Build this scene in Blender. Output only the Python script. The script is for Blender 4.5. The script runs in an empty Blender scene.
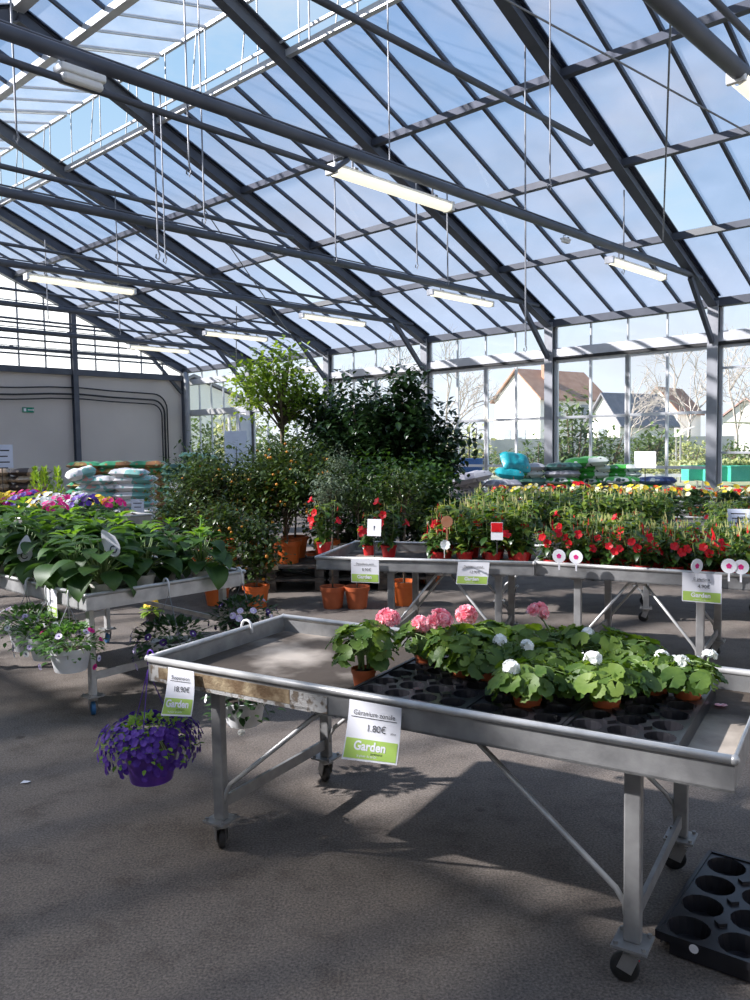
import bpy, math, random
from mathutils import Vector, Matrix
PI = math.pi
R = math.radians
C = bpy.context.scene.collection
scn = bpy.context.scene

# ------------------------------------------------------------------ camera maths (used to measure where things stand)
F, CX, CY, EYE, PITCH, ROLL, TH = 808.85, 375.0, 500.0, 1.6, 0.0684, -0.0147, 0.7565
UX, UY = math.sin(TH), math.cos(TH)
VX, VY = -math.cos(TH), math.sin(TH)

def ray(x, y):
    X, Y = x - CX, y - CY
    c, s = math.cos(ROLL), math.sin(ROLL)
    X, Y = X * c + Y * s, -X * s + Y * c
    a, b = X / F, -Y / F
    return Vector((a, math.cos(PITCH) + b * math.sin(PITCH), -math.sin(PITCH) + b * math.cos(PITCH)))

def atz(x, y, z):
    r = ray(x, y)
    return Vector((0, 0, EYE)) + r * ((z - EYE) / r.z)

def aty(x, y, Y):
    r = ray(x, y)
    return Vector((0, 0, EYE)) + r * (Y / r.y)

def W(u, v, z):
    return Vector((u * UX + v * VX, u * UY + v * VY, z))

# ------------------------------------------------------------------ mesh builder
class MB:
    def __init__(s):
        s.v, s.f, s.m = [], [], []

    def add(s, verts, faces, mat=0):
        o = len(s.v)
        s.v += [tuple(p) for p in verts]
        s.f += [tuple(i + o for i in f) for f in faces]
        s.m += [mat] * len(faces)

    def box(s, c, d, rot=None, mat=0):
        c = Vector(c)
        vs = []
        for x in (-.5, .5):
            for y in (-.5, .5):
                for z in (-.5, .5):
                    p = Vector((x * d[0], y * d[1], z * d[2]))
                    if rot is not None:
                        p = rot @ p
                    vs.append(p + c)
        s.add(vs, [(0, 1, 3, 2), (4, 6, 7, 5), (0, 4, 5, 1), (2, 3, 7, 6), (0, 2, 6, 4), (1, 5, 7, 3)], mat)

    def frame(s, p, q, up=(0, 0, 1)):
        p, q = Vector(p), Vector(q)
        d = (q - p).normalized()
        up = Vector(up)
        x = d.cross(up)
        if x.length < 1e-4:
            x = d.cross(Vector((1, 0, 0)))
        x.normalize()
        return p, q, d, x, x.cross(d)

    def bar(s, p, q, w, h, up=(0, 0, 1), mat=0):
        p, q, d, x, y = s.frame(p, q, up)
        vs = []
        for e in (p, q):
            for a, b in ((-1, -1), (1, -1), (1, 1), (-1, 1)):
                vs.append(e + x * (a * w / 2) + y * (b * h / 2))
        s.add(vs, [(0, 3, 2, 1), (4, 5, 6, 7), (0, 1, 5, 4), (1, 2, 6, 5), (2, 3, 7, 6), (3, 0, 4, 7)], mat)

    def ibeam(s, p, q, w, h, t, up=(0, 0, 1), mat=0):
        p, q, d, x, y = s.frame(p, q, up)
        o = y * (h / 2 - t / 2)
        s.bar(p + o, q + o, w, t, up, mat)
        s.bar(p - o, q - o, w, t, up, mat)
        s.bar(p, q, t * .8, h - 2 * t, up, mat)

    def tube(s, pts, r, n=8, mat=0, cap=True):
        pts = [Vector(p) for p in pts]
        rr = r if isinstance(r, (list, tuple)) else [r] * len(pts)
        rings = []
        ref = None
        for i, p in enumerate(pts):
            a = pts[max(0, i - 1)]
            b = pts[min(len(pts) - 1, i + 1)]
            d = (b - a).normalized()
            if ref is None:
                ref = Vector((0, 0, 1)) if abs(d.z) < .9 else Vector((1, 0, 0))
            x = d.cross(ref).normalized()
            y = x.cross(d).normalized()
            ref = y
            rings.append([p + (x * math.cos(2 * PI * k / n) + y * math.sin(2 * PI * k / n)) * rr[i] for k in range(n)])
        vs = [q for rg in rings for q in rg]
        fs = []
        for i in range(len(pts) - 1):
            for k in range(n):
                k2 = (k + 1) % n
                fs.append((i * n + k, i * n + k2, (i + 1) * n + k2, (i + 1) * n + k))
        if cap:
            fs.append(tuple(range(n))[::-1])
            fs.append(tuple((len(pts) - 1) * n + k for k in range(n)))
        s.add(vs, fs, mat)

    def lathe(s, prof, n=20, c=(0, 0, 0), mat=0, M=None):
        vs, fs = [], []
        c = Vector(c)
        for r, z in prof:
            for k in range(n):
                p = Vector((r * math.cos(2 * PI * k / n), r * math.sin(2 * PI * k / n), z))
                if M is not None:
                    p = M @ p
                vs.append(p + c)
        for i in range(len(prof) - 1):
            for k in range(n):
                k2 = (k + 1) % n
                fs.append((i * n + k, i * n + k2, (i + 1) * n + k2, (i + 1) * n + k))
        s.add(vs, fs, mat)

    def quad(s, a, b, c, d, mat=0):
        s.add([a, b, c, d], [(0, 1, 2, 3)], mat)

    # --- plant pieces
    def leaf(s, pos, d, L, Wd, curl=.5, fold=.25, a=.8, n=4, up=None, mat=0):
        """an oval leaf from pos along d, drooping by curl, folded along the midrib"""
        pos, d = Vector(pos), Vector(d).normalized()
        up = Vector(up) if up is not None else Vector((0, 0, 1))
        x = d.cross(up)
        if x.length < 1e-3:
            x = d.cross(Vector((1, .3, 0)))
        x.normalize()
        nrm = x.cross(d).normalized()
        vs, fs = [pos], []
        p = pos.copy()
        dd = d.copy()
        for i in range(1, n + 1):
            rot = Matrix.Rotation(-curl / n, 3, x)
            dd = rot @ dd
            nn = x.cross(dd)
            p = p + dd * (L / n)
            if i == n:
                vs.append(p)
            else:
                w = Wd / 2 * math.sin(PI * (i / n) ** a)
                vs += [p - x * w + nn * (fold * w), p, p + x * w + nn * (fold * w)]
        fs += [(0, 2, 1), (0, 3, 2)]
        for i in range(n - 2):
            b = 1 + 3 * i
            fs += [(b, b + 1, b + 4, b + 3), (b + 1, b + 2, b + 5, b + 4)]
        b = 1 + 3 * (n - 2)
        t = len(vs) - 1
        fs += [(b, b + 1, t), (b + 1, b + 2, t)]
        s.add(vs, fs, mat)

    def roundleaf(s, pos, nrm, r, seg=14, cup=.25, rnd=random, mat=0):
        """a scalloped, pleated round leaf (geranium) with a notch at the stalk"""
        nrm = Vector(nrm).normalized()
        x = nrm.cross(Vector((rnd.uniform(-1, 1), rnd.uniform(-1, 1), .1))).normalized()
        y = nrm.cross(x)
        pos = Vector(pos)
        vs, fs = [pos], []
        for ring, rr in ((1, .55), (2, 1.0)):
            for k in range(seg + 1):
                a = .3 + (2 * PI - .6) * k / seg
                sc = 1.0 if ring == 1 else (1.0 + .045 * math.cos(k * PI))
                wav = (.07 if k % 2 else -.07) * r * (ring / 2)
                q = rr * r * sc
                vs.append(pos + x * math.cos(a) * q + y * math.sin(a) * q + nrm * (cup * r * rr * rr + wav))
        m = seg + 1
        for k in range(seg):
            fs.append((0, 1 + k, 2 + k))
            fs.append((1 + k, 1 + m + k, 2 + m + k, 2 + k))
        s.add(vs, fs, mat)

    def petals(s, pos, nrm, r, n=5, wid=.9, tilt=.3, mat=0, cmat=None, rot=0, cr=.18):
        nrm = Vector(nrm).normalized()
        x = nrm.cross(Vector((.31, .2, 1)))
        if x.length < 1e-3:
            x = Vector((1, 0, 0))
        x.normalize()
        y = nrm.cross(x)
        pos = Vector(pos)
        for k in range(n):
            a = rot + 2 * PI * k / n
            d = x * math.cos(a) + y * math.sin(a)
            t = x * -math.sin(a) + y * math.cos(a)
            w = r * wid * math.sin(PI / n) * 1.15
            s.add([pos, pos + d * r * .55 - t * w * .85 + nrm * r * tilt * .5, pos + d * r - t * w * .45 + nrm * r * tilt,
                   pos + d * r + t * w * .45 + nrm * r * tilt, pos + d * r * .55 + t * w * .85 + nrm * r * tilt * .5], [(0, 1, 2, 3, 4)], mat)
        if cmat is not None:
            vs = [pos + nrm * r * .3] + [pos + (x * math.cos(k * PI / 3) + y * math.sin(k * PI / 3)) * r * cr + nrm * r * .22 for k in range(6)]
            s.add(vs, [(0, 1 + k, 1 + (k + 1) % 6) for k in range(6)], cmat)

    def blob(s, c, r, mat=0, n=8, sq=(1, 1, 1)):
        prof = [(max(1e-4, math.sin(PI * i / 5)), -math.cos(PI * i / 5)) for i in range(6)]
        M = Matrix.Diagonal((r * sq[0], r * sq[1], r * sq[2]))
        s.lathe(prof, n, c, mat, M)

    def mesh(s, name, mats, smooth=False):
        me = bpy.data.meshes.new(name)
        me.from_pydata(s.v, [], s.f)
        for m in (mats if isinstance(mats, (list, tuple)) else [mats]):
            me.materials.append(m)
        if any(s.m):
            me.polygons.foreach_set('material_index', s.m)
        if smooth:
            me.polygons.foreach_set('use_smooth', [True] * len(s.f))
        me.update()
        return me

    def build(s, name, mats, parent=None, smooth=False):
        o = bpy.data.objects.new(name, s.mesh(name, mats, smooth))
        C.objects.link(o)
        if parent is not None:
            o.parent = parent
        return o

def tag(o, label=None, cat=None, group=None, kind=None):
    if label:
        o['label'] = label
    if cat:
        o['category'] = cat
    if group:
        o['group'] = group
    if kind:
        o['kind'] = kind
    return o

def thing(name, label, cat, loc=(0, 0, 0), rz=0, group=None, rot=None):
    o = bpy.data.objects.new(name, None)
    o.empty_display_size = .1
    C.objects.link(o)
    o.location = loc
    o.rotation_euler = rot if rot else (0, 0, rz)
    return tag(o, label, cat, group)

def dup(o, loc, rz, label, scale=1, group=None):
    r = o.copy()
    C.objects.link(r)
    r.location = loc
    r.rotation_euler = (0, 0, rz)
    r.scale = (scale,) * 3
    r['label'] = label
    if group:
        r['group'] = group
    for ch in list(o.children):
        c = ch.copy()
        C.objects.link(c)
        c.parent = r
        for g in ch.children:
            d = g.copy()
            C.objects.link(d)
            d.parent = c
    return r

def bevel(o, w, seg=2):
    m = o.modifiers.new('bevel', 'BEVEL')
    m.width = w
    m.segments = seg
    m.limit_method = 'ANGLE'
    return o

# ------------------------------------------------------------------ materials
def new_mat(name):
    m = bpy.data.materials.new(name)
    m.use_nodes = True
    nt = m.node_tree
    nt.nodes.clear()
    return m, nt, nt.nodes.new('ShaderNodeOutputMaterial')

def N(nt, t, **kw):
    n = nt.nodes.new(t)
    for k, v in kw.items():
        if k in n.inputs:
            n.inputs[k].default_value = v
        else:
            setattr(n, k, v)
    return n

def ramp(nt, fac, stops):
    n = nt.nodes.new('ShaderNodeValToRGB')
    e = n.color_ramp.elements
    while len(e) < len(stops):
        e.new(.5)
    for i, (p, c) in enumerate(stops):
        e[i].position = p
        e[i].color = (*c, 1)
    nt.links.new(fac, n.inputs[0])
    return n

def surf(name, c1, c2=None, scale=5, rough=.6, metal=0, bump=0, detail=4, lo=.35, hi=.65, coord='Object', spec=.5, bscale=None):
    m, nt, out = new_mat(name)
    b = N(nt, 'ShaderNodeBsdfPrincipled', Roughness=rough, Metallic=metal)
    b.inputs['Specular IOR Level'].default_value = spec
    tc = nt.nodes.new('ShaderNodeTexCoord')
    no = N(nt, 'ShaderNodeTexNoise', Scale=scale, Detail=detail)
    nt.links.new(tc.outputs[coord], no.inputs['Vector'])
    rp = ramp(nt, no.outputs['Fac'], [(lo, c1), (hi, c2 or tuple(x * .85 for x in c1))])
    nt.links.new(rp.outputs[0], b.inputs['Base Color'])
    if bump:
        n2 = N(nt, 'ShaderNodeTexNoise', Scale=bscale or scale * 8, Detail=6)
        nt.links.new(tc.outputs[coord], n2.inputs['Vector'])
        bp = N(nt, 'ShaderNodeBump', Strength=bump, Distance=.02)
        nt.links.new(n2.outputs['Fac'], bp.inputs['Height'])
        nt.links.new(bp.outputs[0], b.inputs['Normal'])
    nt.links.new(b.outputs[0], out.inputs[0])
    return m

def leafmat(name, c1, c2, trans=.35, rough=.45, scale=14, tcol=None, spec=.4):
    m, nt, out = new_mat(name)
    tc = nt.nodes.new('ShaderNodeTexCoord')
    no = N(nt, 'ShaderNodeTexNoise', Scale=scale, Detail=3)
    nt.links.new(tc.outputs['Object'], no.inputs['Vector'])
    rp = ramp(nt, no.outputs['Fac'], [(.3, c1), (.7, c2)])
    b = N(nt, 'ShaderNodeBsdfPrincipled', Roughness=rough)
    b.inputs['Specular IOR Level'].default_value = spec
    nt.links.new(rp.outputs[0], b.inputs['Base Color'])
    t = nt.nodes.new('ShaderNodeBsdfTranslucent')
    hs = N(nt, 'ShaderNodeHueSaturation', Saturation=1.15, Value=1.6)
    hs.inputs['Hue'].default_value = .485
    nt.links.new(rp.outputs[0], hs.inputs['Color'])
    nt.links.new(hs.outputs[0], t.inputs[0])
    mx = N(nt, 'ShaderNodeMixShader')
    mx.inputs[0].default_value = trans
    nt.links.new(b.outputs[0], mx.inputs[1])
    nt.links.new(t.outputs[0], mx.inputs[2])
    nt.links.new(mx.outputs[0], out.inputs[0])
    return m

def glassmat(name, tint, haze, hazecol, gloss=.06, dirt=.5, scale=.8):
    """thin sheet: clear + dusty film + a faint reflection"""
    m, nt, out = new_mat(name)
    tc = nt.nodes.new('ShaderNodeTexCoord')
    no = N(nt, 'ShaderNodeTexNoise', Scale=scale, Detail=5, Roughness=.6)
    nt.links.new(tc.outputs['Object'], no.inputs['Vector'])
    mr = N(nt, 'ShaderNodeMapRange')
    mr.inputs[1].default_value, mr.inputs[2].default_value = .3, .7
    mr.inputs[3].default_value, mr.inputs[4].default_value = haze * (1 - dirt), haze * (1 + dirt)
    nt.links.new(no.outputs['Fac'], mr.inputs[0])
    tr = nt.nodes.new('ShaderNodeBsdfTransparent')
    tr.inputs[0].default_value = (*tint, 1)
    tl = nt.nodes.new('ShaderNodeBsdfTranslucent')
    tl.inputs[0].default_value = (*hazecol, 1)
    mx = nt.nodes.new('ShaderNodeMixShader')
    nt.links.new(mr.outputs[0], mx.inputs[0])
    nt.links.new(tr.outputs[0], mx.inputs[1])
    nt.links.new(tl.outputs[0], mx.inputs[2])
    gl = nt.nodes.new('ShaderNodeBsdfGlossy')
    gl.inputs['Roughness'].default_value = .05
    m2 = nt.nodes.new('ShaderNodeMixShader')
    m2.inputs[0].default_value = gloss
    nt.links.new(mx.outputs[0], m2.inputs[1])
    nt.links.new(gl.outputs[0], m2.inputs[2])
    nt.links.new(m2.outputs[0], out.inputs[0])
    return m

M = {}
M['asphalt'] = None
def asphalt():
    m, nt, out = new_mat('asphalt')
    tc = nt.nodes.new('ShaderNodeTexCoord')
    b = N(nt, 'ShaderNodeBsdfPrincipled', Roughness=.85)
    b.inputs['Specular IOR Level'].default_value = .25
    n1 = N(nt, 'ShaderNodeTexNoise', Scale=.55, Detail=5, Roughness=.6)
    n2 = N(nt, 'ShaderNodeTexNoise', Scale=110, Detail=3, Roughness=.7)
    n3 = N(nt, 'ShaderNodeTexNoise', Scale=5, Detail=5, Roughness=.7)
    for n in (n1, n2, n3):
        nt.links.new(tc.outputs['Object'], n.inputs['Vector'])
    r1 = ramp(nt, n1.outputs['Fac'], [(.3, (.125, .106, .09)), (.5, (.17, .148, .128)), (.72, (.215, .19, .165))])
    r2 = ramp(nt, n2.outputs['Fac'], [(.3, (.45, .45, .45)), (.5, (.95, .95, .95)), (.68, (1.55, 1.5, 1.45))])
    r3 = ramp(nt, n3.outputs['Fac'], [(.32, (.72, .7, .68)), (.5, (1, 1, 1)), (.7, (1.1, 1.08, 1.05))])
    x = N(nt, 'ShaderNodeMix', data_type='RGBA', blend_type='MULTIPLY')
    x.inputs[0].default_value = 1
    nt.links.new(r1.outputs[0], x.inputs[6])
    nt.links.new(r2.outputs[0], x.inputs[7])
    y = N(nt, 'ShaderNodeMix', data_type='RGBA', blend_type='MULTIPLY')
    y.inputs[0].default_value = 1
    nt.links.new(x.outputs[2], y.inputs[6])
    nt.links.new(r3.outputs[0], y.inputs[7])
    # worn dark stains
    n4 = N(nt, 'ShaderNodeTexVoronoi', Scale=1.7)
    nt.links.new(tc.outputs['Object'], n4.inputs['Vector'])
    r4 = ramp(nt, n4.outputs['Distance'], [(.03, (.45, .43, .42)), (.055, (1, 1, 1))])
    w = N(nt, 'ShaderNodeMix', data_type='RGBA', blend_type='MULTIPLY')
    w.inputs[0].default_value = .8
    nt.links.new(y.outputs[2], w.inputs[6])
    nt.links.new(r4.outputs[0], w.inputs[7])
    nt.links.new(w.outputs[2], b.inputs['Base Color'])
    bp = N(nt, 'ShaderNodeBump', Strength=.5, Distance=.006)
    nt.links.new(n2.outputs['Fac'], bp.inputs['Height'])
    nt.links.new(bp.outputs[0], b.inputs['Normal'])
    nt.links.new(b.outputs[0], out.inputs[0])
    return m
M['asphalt'] = asphalt()
M['steel'] = surf('painted_steel', (.075, .083, .105), (.1, .11, .135), 3, .55, .2)
M['steel_light'] = surf('grey_steel', (.3, .31, .33), (.38, .39, .41), 3, .5, .3)
M['alu'] = surf('aluminium', (.55, .56, .58), (.66, .67, .69), 4, .45, .3)
M['alu_white'] = surf('white_aluminium', (.72, .73, .74), (.8, .8, .8), 4, .45, .1)
M['galv'] = surf('galvanised', (.27, .27, .265), (.38, .38, .37), 12, .45, .5, .05)
M['galv_pale'] = surf('galvanised_pale', (.46, .46, .445), (.6, .6, .58), 14, .42, .4, .04)
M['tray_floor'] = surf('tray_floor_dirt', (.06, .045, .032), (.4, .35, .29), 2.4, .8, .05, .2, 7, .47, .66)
M['tape'] = surf('peeling_brown_tape', (.16, .10, .05), (.42, .33, .2), 16, .6, 0, .2, 6, .4, .62)
M['paint_flake'] = surf('flaking_paint', (.5, .49, .46), (.18, .14, .1), 28, .7, 0, .3, 6, .48, .58)
M['black_plastic'] = surf('black_plastic', (.012, .012, .015), (.02, .02, .024), 9, .28, 0, 0)
M['black_rubber'] = surf('black_rubber', (.02, .02, .02), (.035, .035, .035), 20, .6)
M['blue_rubber'] = surf('blue_rubber', (.03, .13, .3), (.05, .18, .36), 20, .5)
M['terracotta'] = surf('terracotta_plastic', (.42, .095, .03), (.55, .14, .05), 7, .5)
M['orange_pot'] = surf('orange_plastic', (.62, .12, .02), (.72, .17, .035), 6, .45)
M['red_pot'] = surf('red_plastic', (.5, .02, .02), (.62, .03, .03), 6, .35)
M['cream_pot'] = surf('cream_plastic', (.72, .7, .64), (.8, .78, .72), 6, .5)
M['white_pot'] = surf('white_plastic', (.76, .76, .75), (.83, .83, .82), 6, .45)
M['purple_pot'] = surf('purple_plastic', (.1, .03, .32), (.14, .045, .4), 6, .35)
M['soil'] = surf('potting_soil', (.03, .02, .014), (.06, .042, .03), 40, .95, 0, .6)
M['wood_dark'] = surf('weathered_wood', (.06, .05, .042), (.14, .115, .095), 10, .85, 0, .3)
M['bark'] = surf('bark', (.12, .09, .06), (.22, .17, .12), 20, .9, 0, .5)
M['stem_green'] = surf('green_stem', (.14, .22, .07), (.2, .28, .1), 20, .6)
M['stem_red'] = surf('red_brown_stem', (.12, .04, .03), (.2, .08, .05), 20, .7)
M['paper'] = surf('white_paper', (.8, .8, .82), (.84, .84, .86), 4, .7)
M['paper_blue'] = surf('pale_blue_card', (.6, .66, .78), (.68, .73, .84), 4, .7)
M['ink'] = surf('black_ink', (.03, .03, .035), (.04, .04, .045), 4, .7)
M['ink_green'] = surf('green_print', (.33, .52, .08), (.42, .6, .12), 3, .7)
M['wall'] = surf('beige_wall_panel', (.56, .51, .47), (.62, .565, .52), .6, .8, 0, .05)
M['plastic_white'] = surf('white_housing', (.78, .78, .76), (.84, .84, .82), 4, .4)
M['sign_green'] = surf('exit_green', (.0, .22, .13), (.0, .26, .16), 4, .5)
M['cable'] = surf('black_cable', (.02, .02, .022), (.035, .035, .037), 9, .6)
M['wire'] = surf('steel_wire', (.2, .21, .23), (.28, .29, .31), 9, .5, .5)
M['roof_glass'] = glassmat('roof_glass', (.64, .66, .76), .12, (.62, .7, .9), .03, .55, .9)
M['shade_glass'] = glassmat('added_shade_glass', (.17, .17, .18), .4, (.36, .36, .36), .02, .25, .9)  # dim glass for the added shading panels out of view
M['vent_glass'] = glassmat('vent_glass', (.74, .76, .84), .13, (.6, .62, .7), .04, .5, 1.6)
M['wall_glass'] = glassmat('wall_glass', (.95, .97, 1.0), .04, (.9, .93, 1.0), .05, .6, .7)
M['gable_sheet'] = glassmat('frosted_gable_sheet', (.9, .92, .95), .45, (.95, .96, 1.0), .02, .2, .5)

def lampmat(name, col, st):
    m, nt, out = new_mat(name)
    e = N(nt, 'ShaderNodeEmission', Strength=st)
    e.inputs[0].default_value = (*col, 1)
    b = N(nt, 'ShaderNodeBsdfPrincipled', Roughness=.3)
    b.inputs['Base Color'].default_value = (.85, .85, .8, 1)
    a = nt.nodes.new('ShaderNodeAddShader')
    nt.links.new(e.outputs[0], a.inputs[0])
    nt.links.new(b.outputs[0], a.inputs[1])
    nt.links.new(a.outputs[0], out.inputs[0])
    return m
M['tube_on'] = lampmat('lit_tube', (1, .93, .72), 1.0)
M['tube_core'] = lampmat('lit_tube_core', (1, .9, .4), 1.3)

# foliage
M['geranium'] = leafmat('geranium_leaf', (.022, .07, .012), (.14, .23, .04), .36, .5, 11)
M['geranium_lit'] = leafmat('sunlit_tint_geranium_leaf', (.11, .2, .03), (.26, .36, .07), .4, .5, 11)  # lighter copy of the geranium leaf, sunlight painted into its colour
M['mand_light'] = leafmat('sunlit_tint_mandevilla_leaf', (.08, .18, .025), (.3, .38, .08), .36, .35, 12)  # yellow-green leaf with sunlit brightness put into its colour
M['pink'] = leafmat('pink_petal', (.88, .2, .28), (.97, .74, .74), .25, .6, 75)
M['whitep'] = leafmat('white_petal', (.82, .84, .8), (.95, .95, .92), .25, .6, 30)
M['mandevilla'] = leafmat('mandevilla_leaf', (.018, .06, .013), (.08, .16, .03), .28, .35, 12, spec=.6)
M['mand_tip'] = leafmat('mandevilla_tip', (.3, .38, .1), (.58, .52, .26), .4, .45, 20)
M['redp'] = leafmat('red_petal', (.6, .008, .012), (.78, .02, .025), .25, .45, 30)
M['bigleaf'] = leafmat('large_soft_leaf', (.02, .062, .014), (.075, .155, .035), .27, .5, 7)
M['biglight'] = leafmat('young_leaf', (.1, .22, .03), (.2, .34, .07), .45, .5, 8)
M['citrus'] = leafmat('citrus_leaf', (.02, .05, .012), (.1, .15, .035), .25, .35, 14, spec=.6)
M['fruit'] = surf('orange_fruit', (.6, .2, .015), (.7, .32, .03), 9, .5)
M['olive'] = leafmat('olive_leaf', (.13, .18, .11), (.26, .31, .2), .2, .5, 14)
M['darktree'] = leafmat('dark_glossy_leaf', (.012, .035, .012), (.04, .085, .025), .18, .3, 10, spec=.6)
M['lighttree'] = leafmat('light_tree_leaf', (.13, .22, .035), (.3, .42, .09), .45, .5, 8)
M['petunia'] = leafmat('basket_leaf', (.05, .14, .03), (.14, .28, .07), .3, .5, 14)
M['darkbasket'] = leafmat('dark_basket_leaf', (.02, .055, .018), (.06, .12, .035), .25, .5, 14)
M['lilac'] = leafmat('lilac_petal', (.62, .5, .78), (.85, .78, .9), .25, .6, 30)
M['purple'] = leafmat('purple_petal', (.075, .026, .27), (.17, .07, .44), .2, .55, 30)
M['darkpurple'] = leafmat('dark_purple_petal', (.04, .01, .12), (.09, .03, .2), .2, .55, 30)
M['campleaf'] = leafmat('bellflower_leaf', (.12, .28, .03), (.3, .45, .08), .35, .5, 14)
M['yellowp'] = leafmat('yellow_petal', (.85, .62, .02), (.9, .75, .1), .25, .6, 30)
M['paleyellow'] = leafmat('pale_yellow_petal', (.86, .8, .42), (.9, .88, .62), .25, .6, 30)
M['orangep'] = leafmat('orange_petal', (.7, .2, .02), (.75, .32, .05), .25, .6, 30)
M['magenta'] = leafmat('magenta_petal', (.65, .02, .2), (.8, .06, .3), .25, .6, 30)
M['limeleaf'] = leafmat('lime_leaf', (.2, .34, .05), (.36, .5, .1), .4, .5, 12)
M['outgreen'] = leafmat('garden_leaf', (.05, .09, .025), (.14, .2, .06), .25, .6, 1)
M['outlight'] = leafmat('pale_garden_leaf', (.28, .32, .12), (.45, .46, .25), .25, .6, 1)
M['twig'] = surf('bare_twig', (.35, .31, .29), (.45, .4, .37), 3, .9)

def bagmat(name, base, c2, c3, scale=4):
    """glossy plastic sack with printed blotches and bands"""
    m, nt, out = new_mat(name)
    tc = nt.nodes.new('ShaderNodeTexCoord')
    b = N(nt, 'ShaderNodeBsdfPrincipled', Roughness=.35)
    n1 = N(nt, 'ShaderNodeTexNoise', Scale=scale, Detail=2)
    nt.links.new(tc.outputs['Object'], n1.inputs['Vector'])
    r = ramp(nt, n1.outputs['Fac'], [(.0, base), (.5, base), (.55, c2), (.62, c2), (.66, c3)])
    r.color_ramp.interpolation = 'CONSTANT'
    nt.links.new(r.outputs[0], b.inputs['Base Color'])
    n2 = N(nt, 'ShaderNodeTexNoise', Scale=9, Detail=3)
    nt.links.new(tc.outputs['Object'], n2.inputs['Vector'])
    bp = N(nt, 'ShaderNodeBump', Strength=.5, Distance=.03)
    nt.links.new(n2.outputs['Fac'], bp.inputs['Height'])
    nt.links.new(bp.outputs[0], b.inputs['Normal'])
    nt.links.new(b.outputs[0], out.inputs[0])
    return m
M['bag_white'] = bagmat('white_sack', (.72, .71, .7), (.2, .42, .38), (.55, .25, .2))
M['bag_brown'] = bagmat('dark_brown_sack', (.07, .05, .04), (.4, .3, .2), (.5, .42, .32))
M['bag_green'] = bagmat('green_sack', (.05, .3, .14), (.35, .16, .06), (.5, .4, .12))
M['bag_lime'] = bagmat('lime_green_sack', (.06, .34, .05), (.62, .66, .6), (.02, .05, .03))
M['bag_darkgreen'] = bagmat('dark_green_sack', (.05, .13, .1), (.12, .25, .2), (.1, .1, .08))
M['bag_ochre'] = bagmat('ochre_sack', (.5, .36, .06), (.55, .42, .12), (.3, .22, .05))
M['bag_grey'] = bagmat('grey_sack', (.33, .32, .35), (.5, .49, .5), (.2, .19, .22))
M['bag_teal'] = bagmat('teal_sack', (.01, .3, .34), (.02, .38, .42), (.75, .3, .2))
M['bag_navy'] = bagmat('navy_sack', (.03, .05, .16), (.1, .14, .3), (.6, .65, .6))

# ================================================================== THE GREENHOUSE
UW, V0, SP, ZE, SL = 15.7245, 5.9255, 3.5447, 4.2, .4238
URIDGE, UFAR = 5.8, -4.1
ZR = ZE + (UW - URIDGE) * SL
VG = V0 + 5 * SP
KMIN = -4
def zroof(u):
    return ZE + (UW - u) * SL if u >= URIDGE else ZR - (URIDGE - u) * SL
def fv(k):
    return V0 + k * SP
_tn = [0]
def trim(mb, mat, smooth=False, parent=None, name=None):
    if parent is None:
        _tn[0] += 1
        o = mb.build('trim_%d' % _tn[0], mat, None, smooth)
        o['kind'] = 'structure'
    else:
        o = mb.build(name, mat, parent, smooth)
    return o
def struct(name, mb, mat):
    o = mb.build(name, mat)
    o['kind'] = 'structure'
    return o

# floor (inside) and ground (outside)
mb = MB()
c = [W(UFAR, fv(KMIN), 0), W(UW + .15, fv(KMIN), 0), W(UW + .15, VG + .1, 0), W(UFAR, VG + .1, 0)]
mb.add(c + [p - Vector((0, 0, .12)) for p in c], [(0, 1, 2, 3), (7, 6, 5, 4), (0, 4, 5, 1), (1, 5, 6, 2), (2, 6, 7, 3), (3, 7, 4, 0)])
struct('floor', mb, M['asphalt'])
M['ground'] = surf('outdoor_ground', (.3, .29, .24), (.16, .2, .09), .25, .95, 0, .2)
mb = MB()
mb.quad((-160, -60, -.14), (260, -60, -.14), (260, 320, -.14), (-160, 320, -.14))
struct('ground', mb, M['ground'])

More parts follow.
